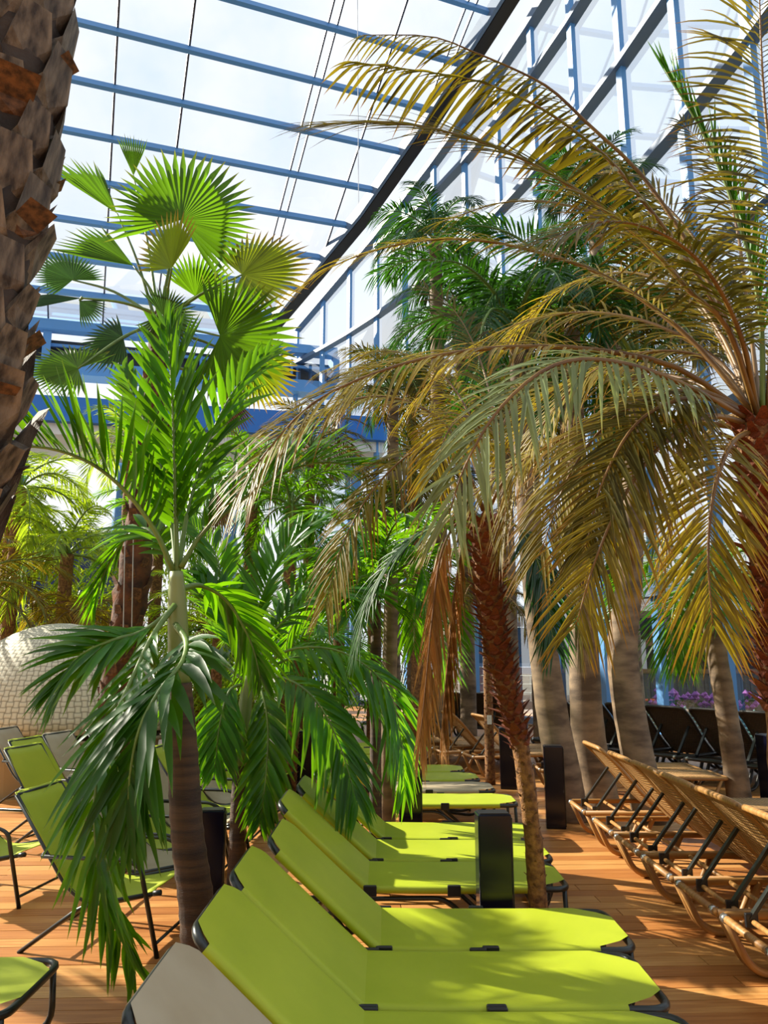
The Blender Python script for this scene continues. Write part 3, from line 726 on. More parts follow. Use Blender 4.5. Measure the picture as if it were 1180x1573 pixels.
# --- slimmer Christmas palm
pb = palm('feather_palm', 'slim green feather palm with short crownshaft beside the lime lounger heads')
YB = 5.8
trunk(pb, [(-1.04, YB, -.01)]+px_path(YB, [(364, 1320), (367, 1240), (370, 1170)]), [.068, .062, .06, .052], 'ringed_trunk', rings=3, seg=36)
trunk(pb, px_path(YB, [(370, 1175), (374, 1120), (378, 1070), (381, 1038)]), [.058, .056, .048, .03], 'crownshaft', 'crownshaft', seg=10)
gb = dict(leaf='leaf_green', rach='rachis_green', ll=.42, lw=.025, n=34, r0=.014, K=5, phi=(52, 26), fold=.3); sb_ = [300]
for pts, kw in [
 ([(380, 1045), (362, 985, .1), (335, 930, .2), (300, 890, .3)], dict(roll=20, lift=25, droop=.15)),
 ([(382, 1040), (392, 960, .1), (415, 885, .2), (450, 830, .3), (490, 800, .35)], dict(roll=-20, lift=25, droop=.15)),
 ([(385, 1042), (425, 965, .1), (490, 915, .2), (560, 905, .3), (620, 940, .35)], dict(roll=-25, lift=15, droop=.3)),
 ([(388, 1045), (440, 1000, -.05), (520, 1000, -.1), (590, 1050, -.15), (615, 1130, -.18), (622, 1215, -.2)], dict(roll=-30, lift=0, droop=.45, n=40)),
 ([(386, 1048), (430, 1040, -.2), (480, 1070, -.35), (520, 1140, -.42), (548, 1230, -.45)], dict(roll=-30, lift=0, droop=.4)),
 ([(375, 1050), (352, 1062, -.15), (338, 1110, -.25), (330, 1180, -.28)], dict(roll=25, lift=0, droop=.3, ll=.3)),
 ([(386, 1050), (402, 1062, -.15), (412, 1120, -.25), (408, 1200, -.3), (400, 1260, -.3)], dict(roll=-40, lift=0, droop=.25, ll=.34)),
 ([(375, 1045), (330, 1015, .1), (290, 1025, .2), (255, 1080, .25)], dict(roll=25, lift=5, droop=.25)),
 ([(383, 1045), (455, 1010, .3), (530, 1030, .5), (585, 1100, .55), (600, 1180, .55)], dict(roll=-20, lift=5, droop=.4)),
 ([(380, 1042), (350, 940, .3), (330, 850, .5), (290, 800, .6)], dict(roll=20, lift=20, droop=.2)),
 ([(383, 1042), (440, 930, .4), (520, 860, .6), (600, 850, .7)], dict(roll=-20, lift=20, droop=.3))]:
    frond(pb, px_path(YB, pts), split=sb_, **{**gb, **kw})

# --- pygmy date palm between the loungers
pc = palm('date_palm', 'pygmy date palm with thin scaly trunk standing beside the black post')
YC = 4.52
tr, cur, rr = trunk(pc, [(.86, YC, -.01)]+px_path(YC, [(826, 1370), (818, 1280), (800, 1150), (772, 1030), (752, 920), (745, 800)]), [.055, .05, .048, .05, .062, .08, .085], 'scaly_trunk', seg=44, bump=.003)
boots(tr, cur, rr, 'red_boot', .10, .07, .7, .46, 1, 15)
boots(tr, cur, rr, 'scaly_trunk', .09, .026, .5, .02, .48, 6)
gc = dict(leaf='leaf_gold', rach='rachis_gold', ll=.28, lw=.0085, n=64, prof=[.5, .85, 1, 1, .85, .55], r0=.011, K=5, phi=(60, 30), fold=.3, t0=.18); sc_ = [300]
for pts, kw in [
 ([(745, 785), (705, 705, -.1), (645, 690, -.2), (575, 750, -.3), (525, 840, -.35), (500, 930, -.36)], dict(roll=35, lift=10, droop=.5)),
 ([(742, 785), (690, 660, .05), (600, 610, .1), (500, 630, .15), (420, 700, .2), (375, 770, .2)], dict(roll=35, lift=10, droop=.4)),
 ([(765, 785), (810, 760, .1), (850, 800, .2), (880, 900, .25), (890, 1000, .25)], dict(roll=-30, lift=5, droop=.4, leaf='leaf_olive')),
 ([(765, 800), (800, 815, -.05), (835, 890, -.1), (850, 990, -.1)], dict(roll=-35, lift=5, droop=.3, leaf='leaf_deep', rach='rachis_green', lw=.011)),
 ([(750, 780), (772, 655, .2), (830, 580, .4), (905, 560, .5), (970, 590, .55)], dict(roll=-30, lift=10, droop=.35)),
 ([(748, 780), (722, 640, .2), (660, 560, .4), (580, 540, .5), (500, 570, .55)], dict(roll=30, lift=10, droop=.35)),
 ([(740, 795), (690, 800, .1), (620, 840, .2), (570, 910, .25), (545, 1000, .26)], dict(roll=30, lift=5, droop=.3, leaf='leaf_deep', rach='rachis_green', lw=.012)),
 ([(750, 775), (745, 680, -.2), (720, 640, -.45), (690, 660, -.7), (665, 730, -.85)], dict(roll=30, lift=5, droop=.4)),
 ([(755, 775), (800, 690, -.2), (850, 690, -.4), (900, 760, -.5), (925, 850, -.52)], dict(roll=-30, lift=5, droop=.4)),
 ([(752, 775), (760, 660, .3), (740, 560, .6), (700, 480, .85), (650, 440, 1.0)], dict(roll=15, lift=15, droop=.3, leaf='leaf_olive')),
 ([(738, 800), (706, 800, -.05), (678, 850, -.1), (664, 950, -.12), (654, 1050, -.12), (645, 1140, -.12)], dict(roll=40, lift=-20, droop=.55, leaf='leaf_dead', rach='rachis_brown', phi=(35, 15), hang=.6)),
 ([(740, 800), (716, 830, .05), (700, 900, .06), (690, 1000, .06), (680, 1110, .06)], dict(roll=40, lift=-20, droop=.55, leaf='leaf_dead', rach='rachis_brown', phi=(30, 12), hang=.6))]:
    frond(pc, px_path(YC, pts), split=sc_, **{**gc, **kw})

# --- date palm at the right edge with long golden fronds
pd = palm('date_palm', 'date palm with shaggy red trunk top and long golden fronds arching over the loungers')
YD = 3.1
tr, cur, rr = trunk(pd, [(1.78, YD, -.01)]+px_path(YD, [(1225, 1300), (1200, 1100), (1185, 900), (1172, 780), (1166, 655)]), [.07, .06, .055, .06, .085, .10], 'scaly_trunk', seg=40, bump=.003)
boots(tr, cur, rr, 'red_boot', .09, .075, .75, .55, 1, 15)
gd = dict(leaf='leaf_gold', rach='rachis_gold', ll=.29, lw=.0072, n=70, prof=[.5, .85, 1, 1, .85, .55], r0=.013, K=6, phi=(62, 30), fold=.3, t0=.22); sd_ = [300]
for pts, kw in [
 ([(1165, 645), (1120, 500, .0), (1060, 380, .02), (985, 268, .04), (905, 192, .05), (850, 140, .05), (802, 112, .06), (728, 80, .06), (661, 56, .06), (557, 54, .06)], dict(roll=12, lift=-45, droop=.25, ll=.25, lw=.009, phi=(75, 40), leaf='leaf_olive')),
 ([(1165, 645), (1125, 520, -.1), (1060, 405, -.12), (985, 305, -.14), (930, 240, -.15), (850, 178, -.16), (777, 140, -.17), (704, 118, -.17), (540, 95, -.18)], dict(roll=-8, lift=-50, droop=.3, ll=.28, lw=.0115, phi=(85, 45), leaf='leaf_olive', n=56)),
 ([(1165, 645), (1119, 506, -.2), (1060, 448, -.22), (985, 366, -.25), (887, 293, -.28), (802, 244, -.3), (704, 207, -.32), (606, 189, -.33), (500, 190, -.33)], dict(roll=38, lift=0, droop=.18, ll=.42, lw=.0095, phi=(48, 22), leaf='leaf_olive', n=76)),
 ([(1165, 645), (1060, 520, .1), (940, 430, .2), (830, 388, .28), (720, 368, .34), (620, 374, .4), (520, 405, .45), (450, 450, .46)], dict(roll=30, lift=12, droop=.3)),
 ([(1172, 640), (1168, 480, -.05), (1135, 340, -.08), (1085, 215, -.1), (1020, 105, -.12)], dict(roll=0, lift=60, droop=.02, phi=(18, 10), leaf='leaf_green', rach='rachis_green', lw=.009, n=40)),
 ([(1180, 640), (1188, 450, -.1), (1186, 280, -.2), (1172, 120, -.3), (1165, -60, -.4)], dict(roll=0, heading=(0, 1, 0), lift=15, droop=.35, ll=.5, lw=.007, phi=(78, 55), leaf='leaf_olive')),
 ([(1160, 645), (1040, 565, -.1), (910, 537, -.2), (790, 533, -.28), (680, 545, -.34), (580, 572, -.4), (480, 620, -.44), (405, 700, -.46), (362, 765, -.46)], dict(roll=35, lift=10, droop=.4, n=74)),
 ([(1160, 650), (1050, 590, -.3), (940, 555, -.5), (850, 562, -.62), (770, 625, -.7), (715, 715, -.72), (690, 790, -.72)], dict(roll=38, lift=0, droop=.5, leaf='leaf_greygreen', lw=.0095, n=56)),
 ([(1155, 660), (1080, 650, .1), (1000, 647, .2), (900, 662, .3), (830, 692, .36), (740, 750, .4), (660, 830, .42)], dict(roll=35, lift=5, droop=.4, t0=.45, n=46)),
 ([(1155, 652), (1090, 640, -.2), (1020, 680, -.35), (960, 760, -.42), (915, 860, -.45), (885, 960, -.45)], dict(roll=40, lift=5, droop=.3)),
 ([(1160, 660), (1125, 680, -.2), (1098, 750, -.3), (1088, 850, -.33), (1095, 960, -.33)], dict(roll=40, lift=5, droop=.3)),
 ([(1165, 640), (1130, 490, .2), (1070, 370, .4), (990, 290, .55), (900, 260, .65)], dict(roll=25, lift=15, droop=.25, leaf='leaf_olive')),
 ([(1165, 645), (1070, 600, -.1), (960, 630, -.2), (880, 720, -.25), (830, 850, -.25)], dict(roll=38, lift=5, droop=.4)),
 ([(1165, 645), (1060, 585, .5), (950, 570, .8), (850, 600, 1.0), (770, 690, 1.1)], dict(roll=30, lift=10, droop=.35)),
 ([(1165, 640), (1080, 480, .5), (980, 420, .8), (870, 440, 1.1), (780, 520, 1.2)], dict(roll=30, lift=10, droop=.35)),
 ([(1170, 640), (1215, 560, .2), (1260, 520, .4), (1320, 540, .5)], dict(roll=-25, lift=10, droop=.35)),
 ([(1165, 645), (1110, 560, .3), (1010, 500, .5), (900, 480, .7), (790, 500, .85), (690, 560, .95), (620, 640, 1.0)], dict(roll=32, lift=8, droop=.35)),
 ([(1165, 640), (1100, 500, .3), (1000, 380, .6), (890, 320, .8), (780, 310, .95), (680, 340, 1.0)], dict(roll=28, lift=10, droop=.3, leaf='leaf_olive')),
 ([(1165, 645), (1080, 610, -.15), (990, 640, -.3), (930, 730, -.38), (900, 840, -.4)], dict(roll=38, lift=5, droop=.35, leaf='leaf_olive')),
 ([(1165, 645), (1100, 560, .15), (1020, 540, .25), (930, 560, .35), (850, 630, .42), (790, 740, .45), (770, 840, .45)], dict(roll=36, lift=5, droop=.4)),
 ([(1165, 640), (1140, 520, -.2), (1090, 420, -.4), (1020, 360, -.55), (930, 340, -.65), (840, 370, -.7)], dict(roll=28, lift=10, droop=.3, leaf='leaf_olive')),
 ([(1165, 655), (1120, 640, .3), (1060, 700, .5), (1030, 800, .55), (1020, 900, .55)], dict(roll=35, lift=5, droop=.3)),
 ([(1168, 640), (1150, 480, .3), (1130, 340, .6), (1100, 250, .8), (1050, 190, 1.0)], dict(roll=10, lift=20, droop=.25, leaf='leaf_olive'))]:
    frond(pd, px_path(YD, pts), split=sd_, **{**gd, **kw})

# --- thick rough trunk close by, cut off by the roof edge of the view
pe = palm('palm_trunk', 'thick dark palm trunk with broken grey leaf bases under the glass roof')
YE = 2.25
tr, cur, rr = trunk(pe, [(-1.42, YE, -.01), (-1.42, YE, 1.0), (-1.38, YE, 1.8)]+px_path(YE, [(-60, 700), (-42, 560), (-25, 400), (0, 200), (15, 0), (30, -250)]), [.17, .16, .145, .13, .125, .13, .15, .165, .17, .17], 'dark_trunk', seg=50, n=20, bump=.006)
boots(tr, cur, rr, 'boot_grey', .34, .19, .26, .04, 1, 15, 1.2, .24)
boots(tr, cur, rr, 'boot_brown', .45, .13, .5, .48, 1, 6, .7, .38)

# ---------------------------------------------------------------- fan palm
def fan_leaf(palm_, root, hub, axis_deg, spread, rad, leaf, tilt=0, n=34, lean=0, droop=.06):
    """petiole plus a pleated blade that splits into pointed segments; axis and spread lie in the blade's own plane"""
    root, hub = Vector(root), Vector(hub)
    mid = root.lerp(hub, .5)+Vector((0, 0, .06*(hub-root).length))
    pt = MB(); pt.tube(catmull([root, mid, hub], 10), [.017-.0009*i for i in range(11)], 6); po = pt.build('petiole', 'rachis_green', palm_, True)
    ax = Vector((math.cos(R(axis_deg)), 0, math.sin(R(axis_deg)))); nn = Vector((0, -1, 0))
    q = Matrix.Rotation(R(tilt), 3, ax); nn = q @ nn; sd_v = ax.cross(nn)
    q2 = Matrix.Rotation(R(lean), 3, sd_v); ax = q2 @ ax; nn = q2 @ nn
    V = []; F = []; A = []
    def pt_(a, r, h): 
        v = hub+(ax*math.cos(a)+sd_v*math.sin(a))*r+nn*h; v.z -= droop*r*r/rad; return v
    da = R(spread)/n
    for k in range(n):
        a0 = -R(spread)/2+k*da; a1 = a0+da; am = (a0+a1)/2
        e = .78+.22*math.cos(am*.9)**2; rt = rad*e*random.uniform(.95, 1.03); rm = rad*.58*e; b = len(V); rv = random.random()
        V += [hub, pt_(a0, rm, -.012*rad), pt_(am, rm*1.02, .03*rad), pt_(a1, rm, -.012*rad), pt_(a0+da*.12, rm*1.25, 0), pt_(a1-da*.12, rm*1.25, 0), pt_(am+random.uniform(-.3, .3)*da, rt, random.uniform(-.03, .03)*rad)]
        A += [(0, rv, 0), (.55, rv, 0), (.55, rv, 0), (.55, rv, 0), (.72, rv, 0), (.72, rv, 0), (1, rv, 0)]
        F += [(b, b+1, b+2), (b, b+2, b+3), (b+1, b+4, b+2), (b+2, b+5, b+3), (b+4, b+6, b+2), (b+2, b+6, b+5)]
    np_mesh('blade', [tuple(v) for v in V], F, leaf, po, smooth=False, leaf=A)
pf = palm('fan_palm', 'tall fan palm with brown shaggy trunk and pleated round leaves against the roof')
YF = 6.5
tr, cur, rr = trunk(pf, [(-2.28, YF, -.01)]+px_path(YF, [(172, 1150), (185, 1020), (204, 900), (218, 780), (232, 640), (244, 520), (247, 480)]), [.15, .14, .13, .13, .11, .1, .08, .05], 'fan_trunk', seg=46, n=16, bump=.008)
boots(tr, cur, rr, 'boot_brown', .34, .12, .30, .05, .97, 9, 1.1, .25)
cr_ = at(246, 500, YF)
for hx, hy, dy, ax, sp, rd, lf, ti, le in [
 (278, 338, -.25, 74, 265, 152, 'leaf_fan', 12, -8), (264, 412, -.5, 105, 130, 100, 'leaf_fan_yellow', -35, 0),
 (372, 422, -.2, 12, 240, 122, 'leaf_fan_yellow', -18, 5), (338, 516, -.35, -5, 230, 130, 'leaf_fan', 15, 0),
 (180, 328, .1, 130, 46, 150, 'leaf_fan', 40, 0), (205, 408, 0, 150, 60, 140, 'leaf_fan', 35, 0),
 (112, 430, .3, 130, 220, 78, 'leaf_fan_dark', 30, 0), (126, 458, -.2, 182, 48, 105, 'leaf_fan_dark', 45, 0),
 (122, 462, -.2, -40, 90, 50, 'leaf_fan_dark', 0, 0), (120, 566, -.6, 170, 250, 84, 'leaf_fan', 35, 0),
 (252, 486, -.6, -20, 300, 60, 'leaf_fan_dark', 35, 0), (205, 270, .4, 95, 40, 90, 'leaf_fan', 20, 0),
 (300, 455, .4, 60, 180, 90, 'leaf_fan', 20, 0), (190, 520, .6, 200, 180, 90, 'leaf_fan_dark', 20, 0), (385, 560, .3, -30, 200, 90, 'leaf_fan_yellow', 20, 0)]:
    hb = at(hx, hy, YF+dy)
    if (hx, hy) == (122, 462): fan_leaf(pf, at(126, 458, YF-.2)+Vector((0, .01, .01)), hb, ax, sp, rd*YF/FPX, lf, ti, 14, le)
    else: fan_leaf(pf, cr_+Vector((random.uniform(-.05, .05), 0, random.uniform(-.1, .1))), hb, ax, sp, rd*YF/FPX, lf, ti, max(12, int(sp/6.5)), le)
for hx, hy, ax in [(215, 640, -80), (255, 660, -100), (330, 790, -85), (345, 640, -70)]:   # dry skirt
    fan_leaf(pf, cr_+Vector((0, 0, -.35)), at(hx, hy-40, YF+.1), ax, 60, .45, 'leaf_skirt', 20, 16, 0)

# ---------------------------------------------------------------- royal palms and other trunks
def radial_palm(p, top, n, length, lk, arch=1.0, start=0, elev=(75, 5), seg_kw=None, r0=.03, skip=()):
    """crown of arching fronds all round the top of a trunk"""
    top = Vector(top)
    for k in range(n):
        a = start+k*2.39996; e = R(elev[0]+(elev[1]-elev[0])*((k+.5)/n)); L = length*random.uniform(.85, 1.1)
        h = Vector((math.cos(a), math.sin(a), 0)); P = [top]; p_ = top.copy(); el = e
        for s in range(5):
            p_ = p_+(h*math.cos(el)+Vector((0, 0, math.sin(el))))*L/5; P.append(p_.copy()); el -= R(random.uniform(18, 27))*arch
        frond(p, P, r0=r0, roll=random.uniform(-25, 25), **lk)
royal = [
 ('grey royal palm trunk leaning away from the black post', (1.93, 8.42), [(866, 1190), (846, 1080), (818, 860), (800, 640), (792, 520)], 8.42, [.19, .18, .165, .13, .10, .08], 3, 'leaf_deep'),
 ('grey royal palm with sunlit slender stem in the middle of the trunk trio', (2.42, 8.95), [(903, 1120), (894, 900), (885, 700), (880, 560), (878, 470)], 8.95, [.2, .185, .15, .12, .11, .08], 1, 'leaf_deep'),
 ('straight grey royal palm trunk behind the golden rattan backs', (2.72, 8.3), [(958, 1030), (966, 900), (974, 740), (978, 640), (980, 560)], 8.3, [.17, .16, .14, .12, .1, .08], 2, 'leaf_olive'),
]
gr = dict(leaf='leaf_deep', rach='rachis_green', ll=.55, lw=.017, n=44, K=4, phi=(58, 30), fold=.3, lift=12, droop=.45, t0=.15)
for i, (lab, b, pts, Y, rad, st, lf) in enumerate(royal):
    p = palm('royal_palm', lab)
    tr, cur, rr = trunk(p, [(b[0], b[1], -.01)]+px_path(Y, pts), rad, 'royal_trunk', seg=60, n=18, rings=4, bulge=.018)
    radial_palm(p, cur[-1], 13, 2.1, {**gr, 'leaf': lf}, start=st)
def generic(name, label, x, y, h, r, tm, n, L, lk, lean=(0, 0), group=None, tag_=False, disc=False, boot=None, elev=(75, 0), kind='palm'):
    p = palm(name, label, group)
    tr, cur, rr = trunk(p, [(x, y, -.01), (x+lean[0]*.3, y+lean[1]*.3, h*.35), (x+lean[0]*.7, y+lean[1]*.7, h*.7), (x+lean[0], y+lean[1], h)], [r*1.15, r, r*.95, r*.9], tm, seg=24, n=12, rings=3)
    if boot: boots(tr, cur, rr, boot, .08, r*.55, .5, .05, 1, 6)
    if tag_: MB().box(x-.03, x+.03, y-r-.012, y-r-.004, .78, .9).build('name_tag', 'white_plastic', p)
    if disc: MB().tube([(x, y, 0.0), (x, y, .02)], .2, 24).build('base_disc', 'chrome', p, True)
    radial_palm(p, cur[-1], n, L, lk, elev=elev, r0=.012+.006*L, start=random.random()*6)
    return p
gm = dict(leaf='leaf_green', rach='rachis_green', ll=.42, lw=.018, n=32, K=4, phi=(55, 28), fold=.3, lift=15, droop=.35, t0=.15)
gg = dict(leaf='leaf_gold', rach='rachis_gold', ll=.3, lw=.009, n=46, K=4, phi=(60, 30), fold=.3, lift=10, droop=.4, t0=.18)
generic('feather_palm', 'thin ringed green palm stem between the loungers beside the second black post', -.07, 6.78, 2.2, .05, 'ringed_trunk', 9, 1.15, gm)
generic('feather_palm', 'second brown palm stem tight against the thin ringed one', .02, 7.0, 2.5, .07, 'royal_trunk', 9, 1.2, gm, (.05, 0))
generic('date_palm', 'thin brown tagged trunk beside the far black post', 1.42, 10.75, 2.4, .06, 'scaly_trunk', 12, 1.2, {**gg, 'leaf': 'leaf_olive'}, tag_=True, boot='red_boot')
generic('date_palm', 'short hairy brown trunk standing on a round metal disc', -1.16, 9.75, 1.75, .085, 'scaly_trunk', 11, 1.0, gm, (.1, 0), disc=True, boot='scaly_trunk')
generic('date_palm', 'short brown trunk behind the armchair column and small black post', -2.35, 11.0, 2.0, .08, 'scaly_trunk', 11, 1.1, {**gg, 'leaf': 'leaf_lime'}, boot='scaly_trunk')
generic('coconut_palm', 'slim leaning trunk with bright drooping fronds before the dark loungers', 4.05, 9.2, 2.6, .12, 'royal_trunk', 11, 1.7, {**gm, 'leaf': 'leaf_green', 'll': .6, 'lw': .013, 'n': 52}, (-.2, 0), elev=(60, -20))
# tall palms against the glass
tall = [(1.6, 15.0, 8.6, 2.0, 'leaf_deep', 'tall dark palm against the glass wall below the bright sun'), (.2, 16.5, 7.6, 2.0, 'leaf_olive', 'tall olive palm in front of the far glass wall corner'),
        (4.1, 13.6, 10.7, 1.45, 'leaf_deep', 'tallest dark palm whose tip stands above the golden fronds'), (2.9, 14.6, 8.0, 2.0, 'leaf_deep', 'tall dark palm close to the glass wall behind the dark loungers'),
        (4.0, 12.6, 7.6, 1.8, 'leaf_deep', 'dark palm by the glass beside the slim leaning trunk'), (2.2, 13.6, 6.2, 2.0, 'leaf_olive', 'olive palm between the royal trio and the glass'),
        (.7, 18.8, 8.4, 2.2, 'leaf_deep', 'dark palm standing before the far end of the glass wall'), (1.05, 14.3, 10.0, 1.7, 'leaf_deep', 'dark palm reaching high beside the black roof edge beam'),
        (3.2, 12.9, 6.0, 2.0, 'leaf_mid', 'green palm half hidden behind the golden fronds')]
for x, y, h, L_, lf, lab in tall:
    generic('tall_palm', lab, x, y, h, .14, 'royal_trunk', 16, L_, {**gr, 'leaf': lf, 'n': 46})
# thicket behind the armchairs and loungers
th = [(-.9, 15.6, 3.0, 'leaf_lime', 'lime palm behind the last lime loungers'), (-1.7, 13.8, 4.4, 'leaf_green', 'green palm behind the short hairy trunk'),
      (-3.3, 14.2, 2.2, 'leaf_lime', 'lime palm behind the fan palm trunk'), (-.2, 15, 4.2, 'leaf_green', 'green palm deep behind the ringed stems'), (.9, 17, 3.4, 'leaf_olive', 'olive palm past the tan loungers'),
      (-5.4, 13.0, 3.4, 'leaf_lime', 'lime feathery palm above the woven pod'), (-7.2, 14.6, 4.4, 'leaf_lime', 'lime palm before the navy wall under the gallery'), (-4.6, 15.5, 4.4, 'leaf_green', 'green palm beneath the blue gallery'),
      (-6.2, 11.4, 2.6, 'leaf_olive', 'low olive palm left of the woven pod'), (-3.0, 17.5, 5.4, 'leaf_green', 'tall green palm in front of the blue parapet'), (-8.6, 17, 5.0, 'leaf_green', 'green palm at the navy wall corner'),
      (-1.6, 16.2, 6.2, 'leaf_olive', 'olive palm rising before the blue parapet behind the hairy trunk'), (-5.9, 17.3, 6.6, 'leaf_lime', 'tall lime palm left of the fan palm before the parapet'), (.6, 14.0, 4.8, 'leaf_olive', 'olive palm above the dead brown frond'), (-2.6, 14.8, 5.2, 'leaf_green', 'green palm rising behind the fan palm trunk'), (-6.4, 13.2, 4.6, 'leaf_lime', 'lime palm standing high above the woven pod')]
for x, y, h, lf, lab in th:
    generic('bushy_palm', lab, x, y, h, .12, 'scaly_trunk', 14, 1.8, {**gm, 'leaf': lf, 'n': 36, 'll': .48}, elev=(80, -15))
generic('date_palm', 'golden drooping palm right in front of the woven pod', -4.95, 12.5, 2.35, .1, 'scaly_trunk', 15, 1.05, {**gg, 'leaf': 'leaf_gold'}, elev=(60, -20))
generic('bushy_palm', 'unseen broad green palm beyond the cut-off lime lounger, added to shade the near loungers', -4.75, 5.7, 3.3, .14, 'scaly_trunk', 14, 1.55, {**gm, 'leaf': 'leaf_green', 'n': 40, 'll': .5, 'lw': .02}, elev=(70, 5))  # palm out of view, put in to dapple the nearest loungers with shade
# leafy shrubs on the sunny side
def shrub(label, x, y, w, h, lf, n):
    o = empty('shrub', (0, 0, 0), 0, label, 'shrub')
    st = MB()
    for k in range(9):
        a = random.random()*6.28; q = random.uniform(.1, .6)*w
        st.tube([(x, y, 0), (x+q*.4*math.cos(a), y+q*.4*math.sin(a), h*.45), (x+q*math.cos(a), y+q*math.sin(a), h*.9)], .014, 5)
    st.build('stems', 'rachis_green', o)
    u = rng.random((n, 3)); a = u[:, 0]*2*PI; z = np.sqrt(u[:, 1]); rad = np.sqrt(np.maximum(0, 1-(z*1.6-.8)**2))*w*np.cbrt(u[:, 2])
    B = np.stack([x+np.cos(a)*rad, y+np.sin(a)*rad, .15+z*(h-.15)], 1)
    D = np.stack([np.cos(a)+rng.normal(0, .5, n), np.sin(a)+rng.normal(0, .5, n), rng.normal(.5, .5, n)], 1); D /= np.linalg.norm(D, axis=1, keepdims=True)
    V, A = leaflet_arrays(B, D, np.tile([0, 0, 1.], (n, 1))+rng.normal(0, .2, (n, 3)), rng.uniform(.2, .38, n), rng.uniform(.016, .026, n), rng.uniform(.2, .6, n), .3, 4)
    F = (strip_faces(4)[None]+np.arange(n)[:, None, None]*12).reshape(-1, 4)
    tag(np_mesh('foliage', V, F, lf, o, leaf=A.reshape(-1, 3)), kind='stuff')
for a in [('yellow-green leafy shrub above the woven pod', -5.6, 14.9, 1.3, 3.0, 'leaf_lime', 1500), ('tall yellow-green shrub before the navy wall', -7.4, 17.5, 1.8, 4.6, 'leaf_lime', 1800),
          ('low green shrub between the pod and the fan palm', -3.5, 14.8, 1.1, 2.3, 'leaf_green', 1200), ('golden leafy shrub behind the ringed trunk', -2.7, 13.5, .9, 1.3, 'leaf_lime', 1000),
          ('dense green shrub behind the slim feather palm', -1.0, 15.2, 1.2, 1.7, 'leaf_green', 1200), ('broad yellow-green shrub under the gallery slab', -4.7, 18.8, 2.0, 4.4, 'leaf_lime', 1800),
          ('olive shrub behind the tan loungers', .3, 20.2, 1.3, 2.4, 'leaf_olive', 1000), ('green shrub left of the pod', -7.5, 12.6, 1.1, 2.2, 'leaf_green', 1000)]: shrub(*a)

# ---------------------------------------------------------------- outside the glass
mat('teal_paint', srgb(112, 160, 148), .6, col2=srgb(138, 180, 168), scale=4)
mat('timber', srgb(150, 112, 70), .75, col2=srgb(112, 80, 50), scale=3, stretch=(.3, 4, 4))
mat('timber_dark', srgb(74, 56, 44), .8, col2=srgb(50, 40, 34), scale=3)
mat('shingle', srgb(150, 146, 140), .85, col2=srgb(120, 116, 112), scale=3)
mat('board_grey', srgb(104, 100, 94), .85, col2=srgb(80, 78, 74), scale=2, stretch=(4, 1, .4))
mat('blossom', srgb(196, 120, 196), .6, col2=srgb(160, 84, 170), scale=40)
mat('orange_paint', srgb(214, 84, 40), .5); mat('red_cloth', srgb(214, 48, 70), .7); mat('white_cloth', srgb(232, 230, 226), .7)
mat('pot_teal', srgb(120, 176, 170), .5); mat('window_dark', srgb(50, 58, 70), .15)
def teal_chair():
    t = empty('slatted_chair')
    for k in range(6): 
        z = .42+.085*k; x = -.18-.075*k
        MB().bar((x, -.25, z), (x, .25, z), .015, .06, up=(-.5, 0, .86)).build('slat', 'teal_paint', t)
    for k in range(5): MB().bar((-.12+.11*k, -.25, .36+.012*k), (-.12+.11*k, .25, .36+.012*k), .08, .018).build('slat', 'teal_paint', t)
    for y in (-.26, .26):
        MB().bar((.36, y, .41), (-.42, y, .0), .03, .035).build('leg', 'teal_paint', t)
        MB().bar((.36, y, .0), (-.15, y, .37), .03, .035).build('leg', 'teal_paint', t)
        MB().bar((-.14, y, .34), (-.62, y, .92), .03, .035).build('back_post', 'teal_paint', t)
        MB().bar((-.32, y, .58), (.32, y, .58), .05, .02).build('armrest', 'teal_paint', t)
        MB().bar((.28, y, .58), (.28, y, .38), .03, .03).build('arm_post', 'teal_paint', t)
    return t
TC = teal_chair()
for k, (px, Y) in enumerate([(905, 19.5), (962, 18.6), (990, 18.1), (1018, 17.7), (1062, 17.3), (1088, 16.8), (1120, 16.6), (1165, 16.2)]):
    p = at(px, 1090, Y); place(TC, (p.x, Y, -.26), R(35), ['teal slatted chair outside, beside the leftmost purple flowers', 'teal slatted chair outside, just right of the straight grey trunk', 'teal slatted chair outside, left of the blue mullion', 'teal slatted chair outside, touching the blue mullion', 'teal slatted chair outside, just right of the blue mullion', 'teal slatted chair outside, below the long purple flower row', 'teal slatted chair outside, behind the slim leaning trunk', 'teal slatted chair outside, behind the bright drooping frond'][k], 'chair', 'teal chairs on the terrace')
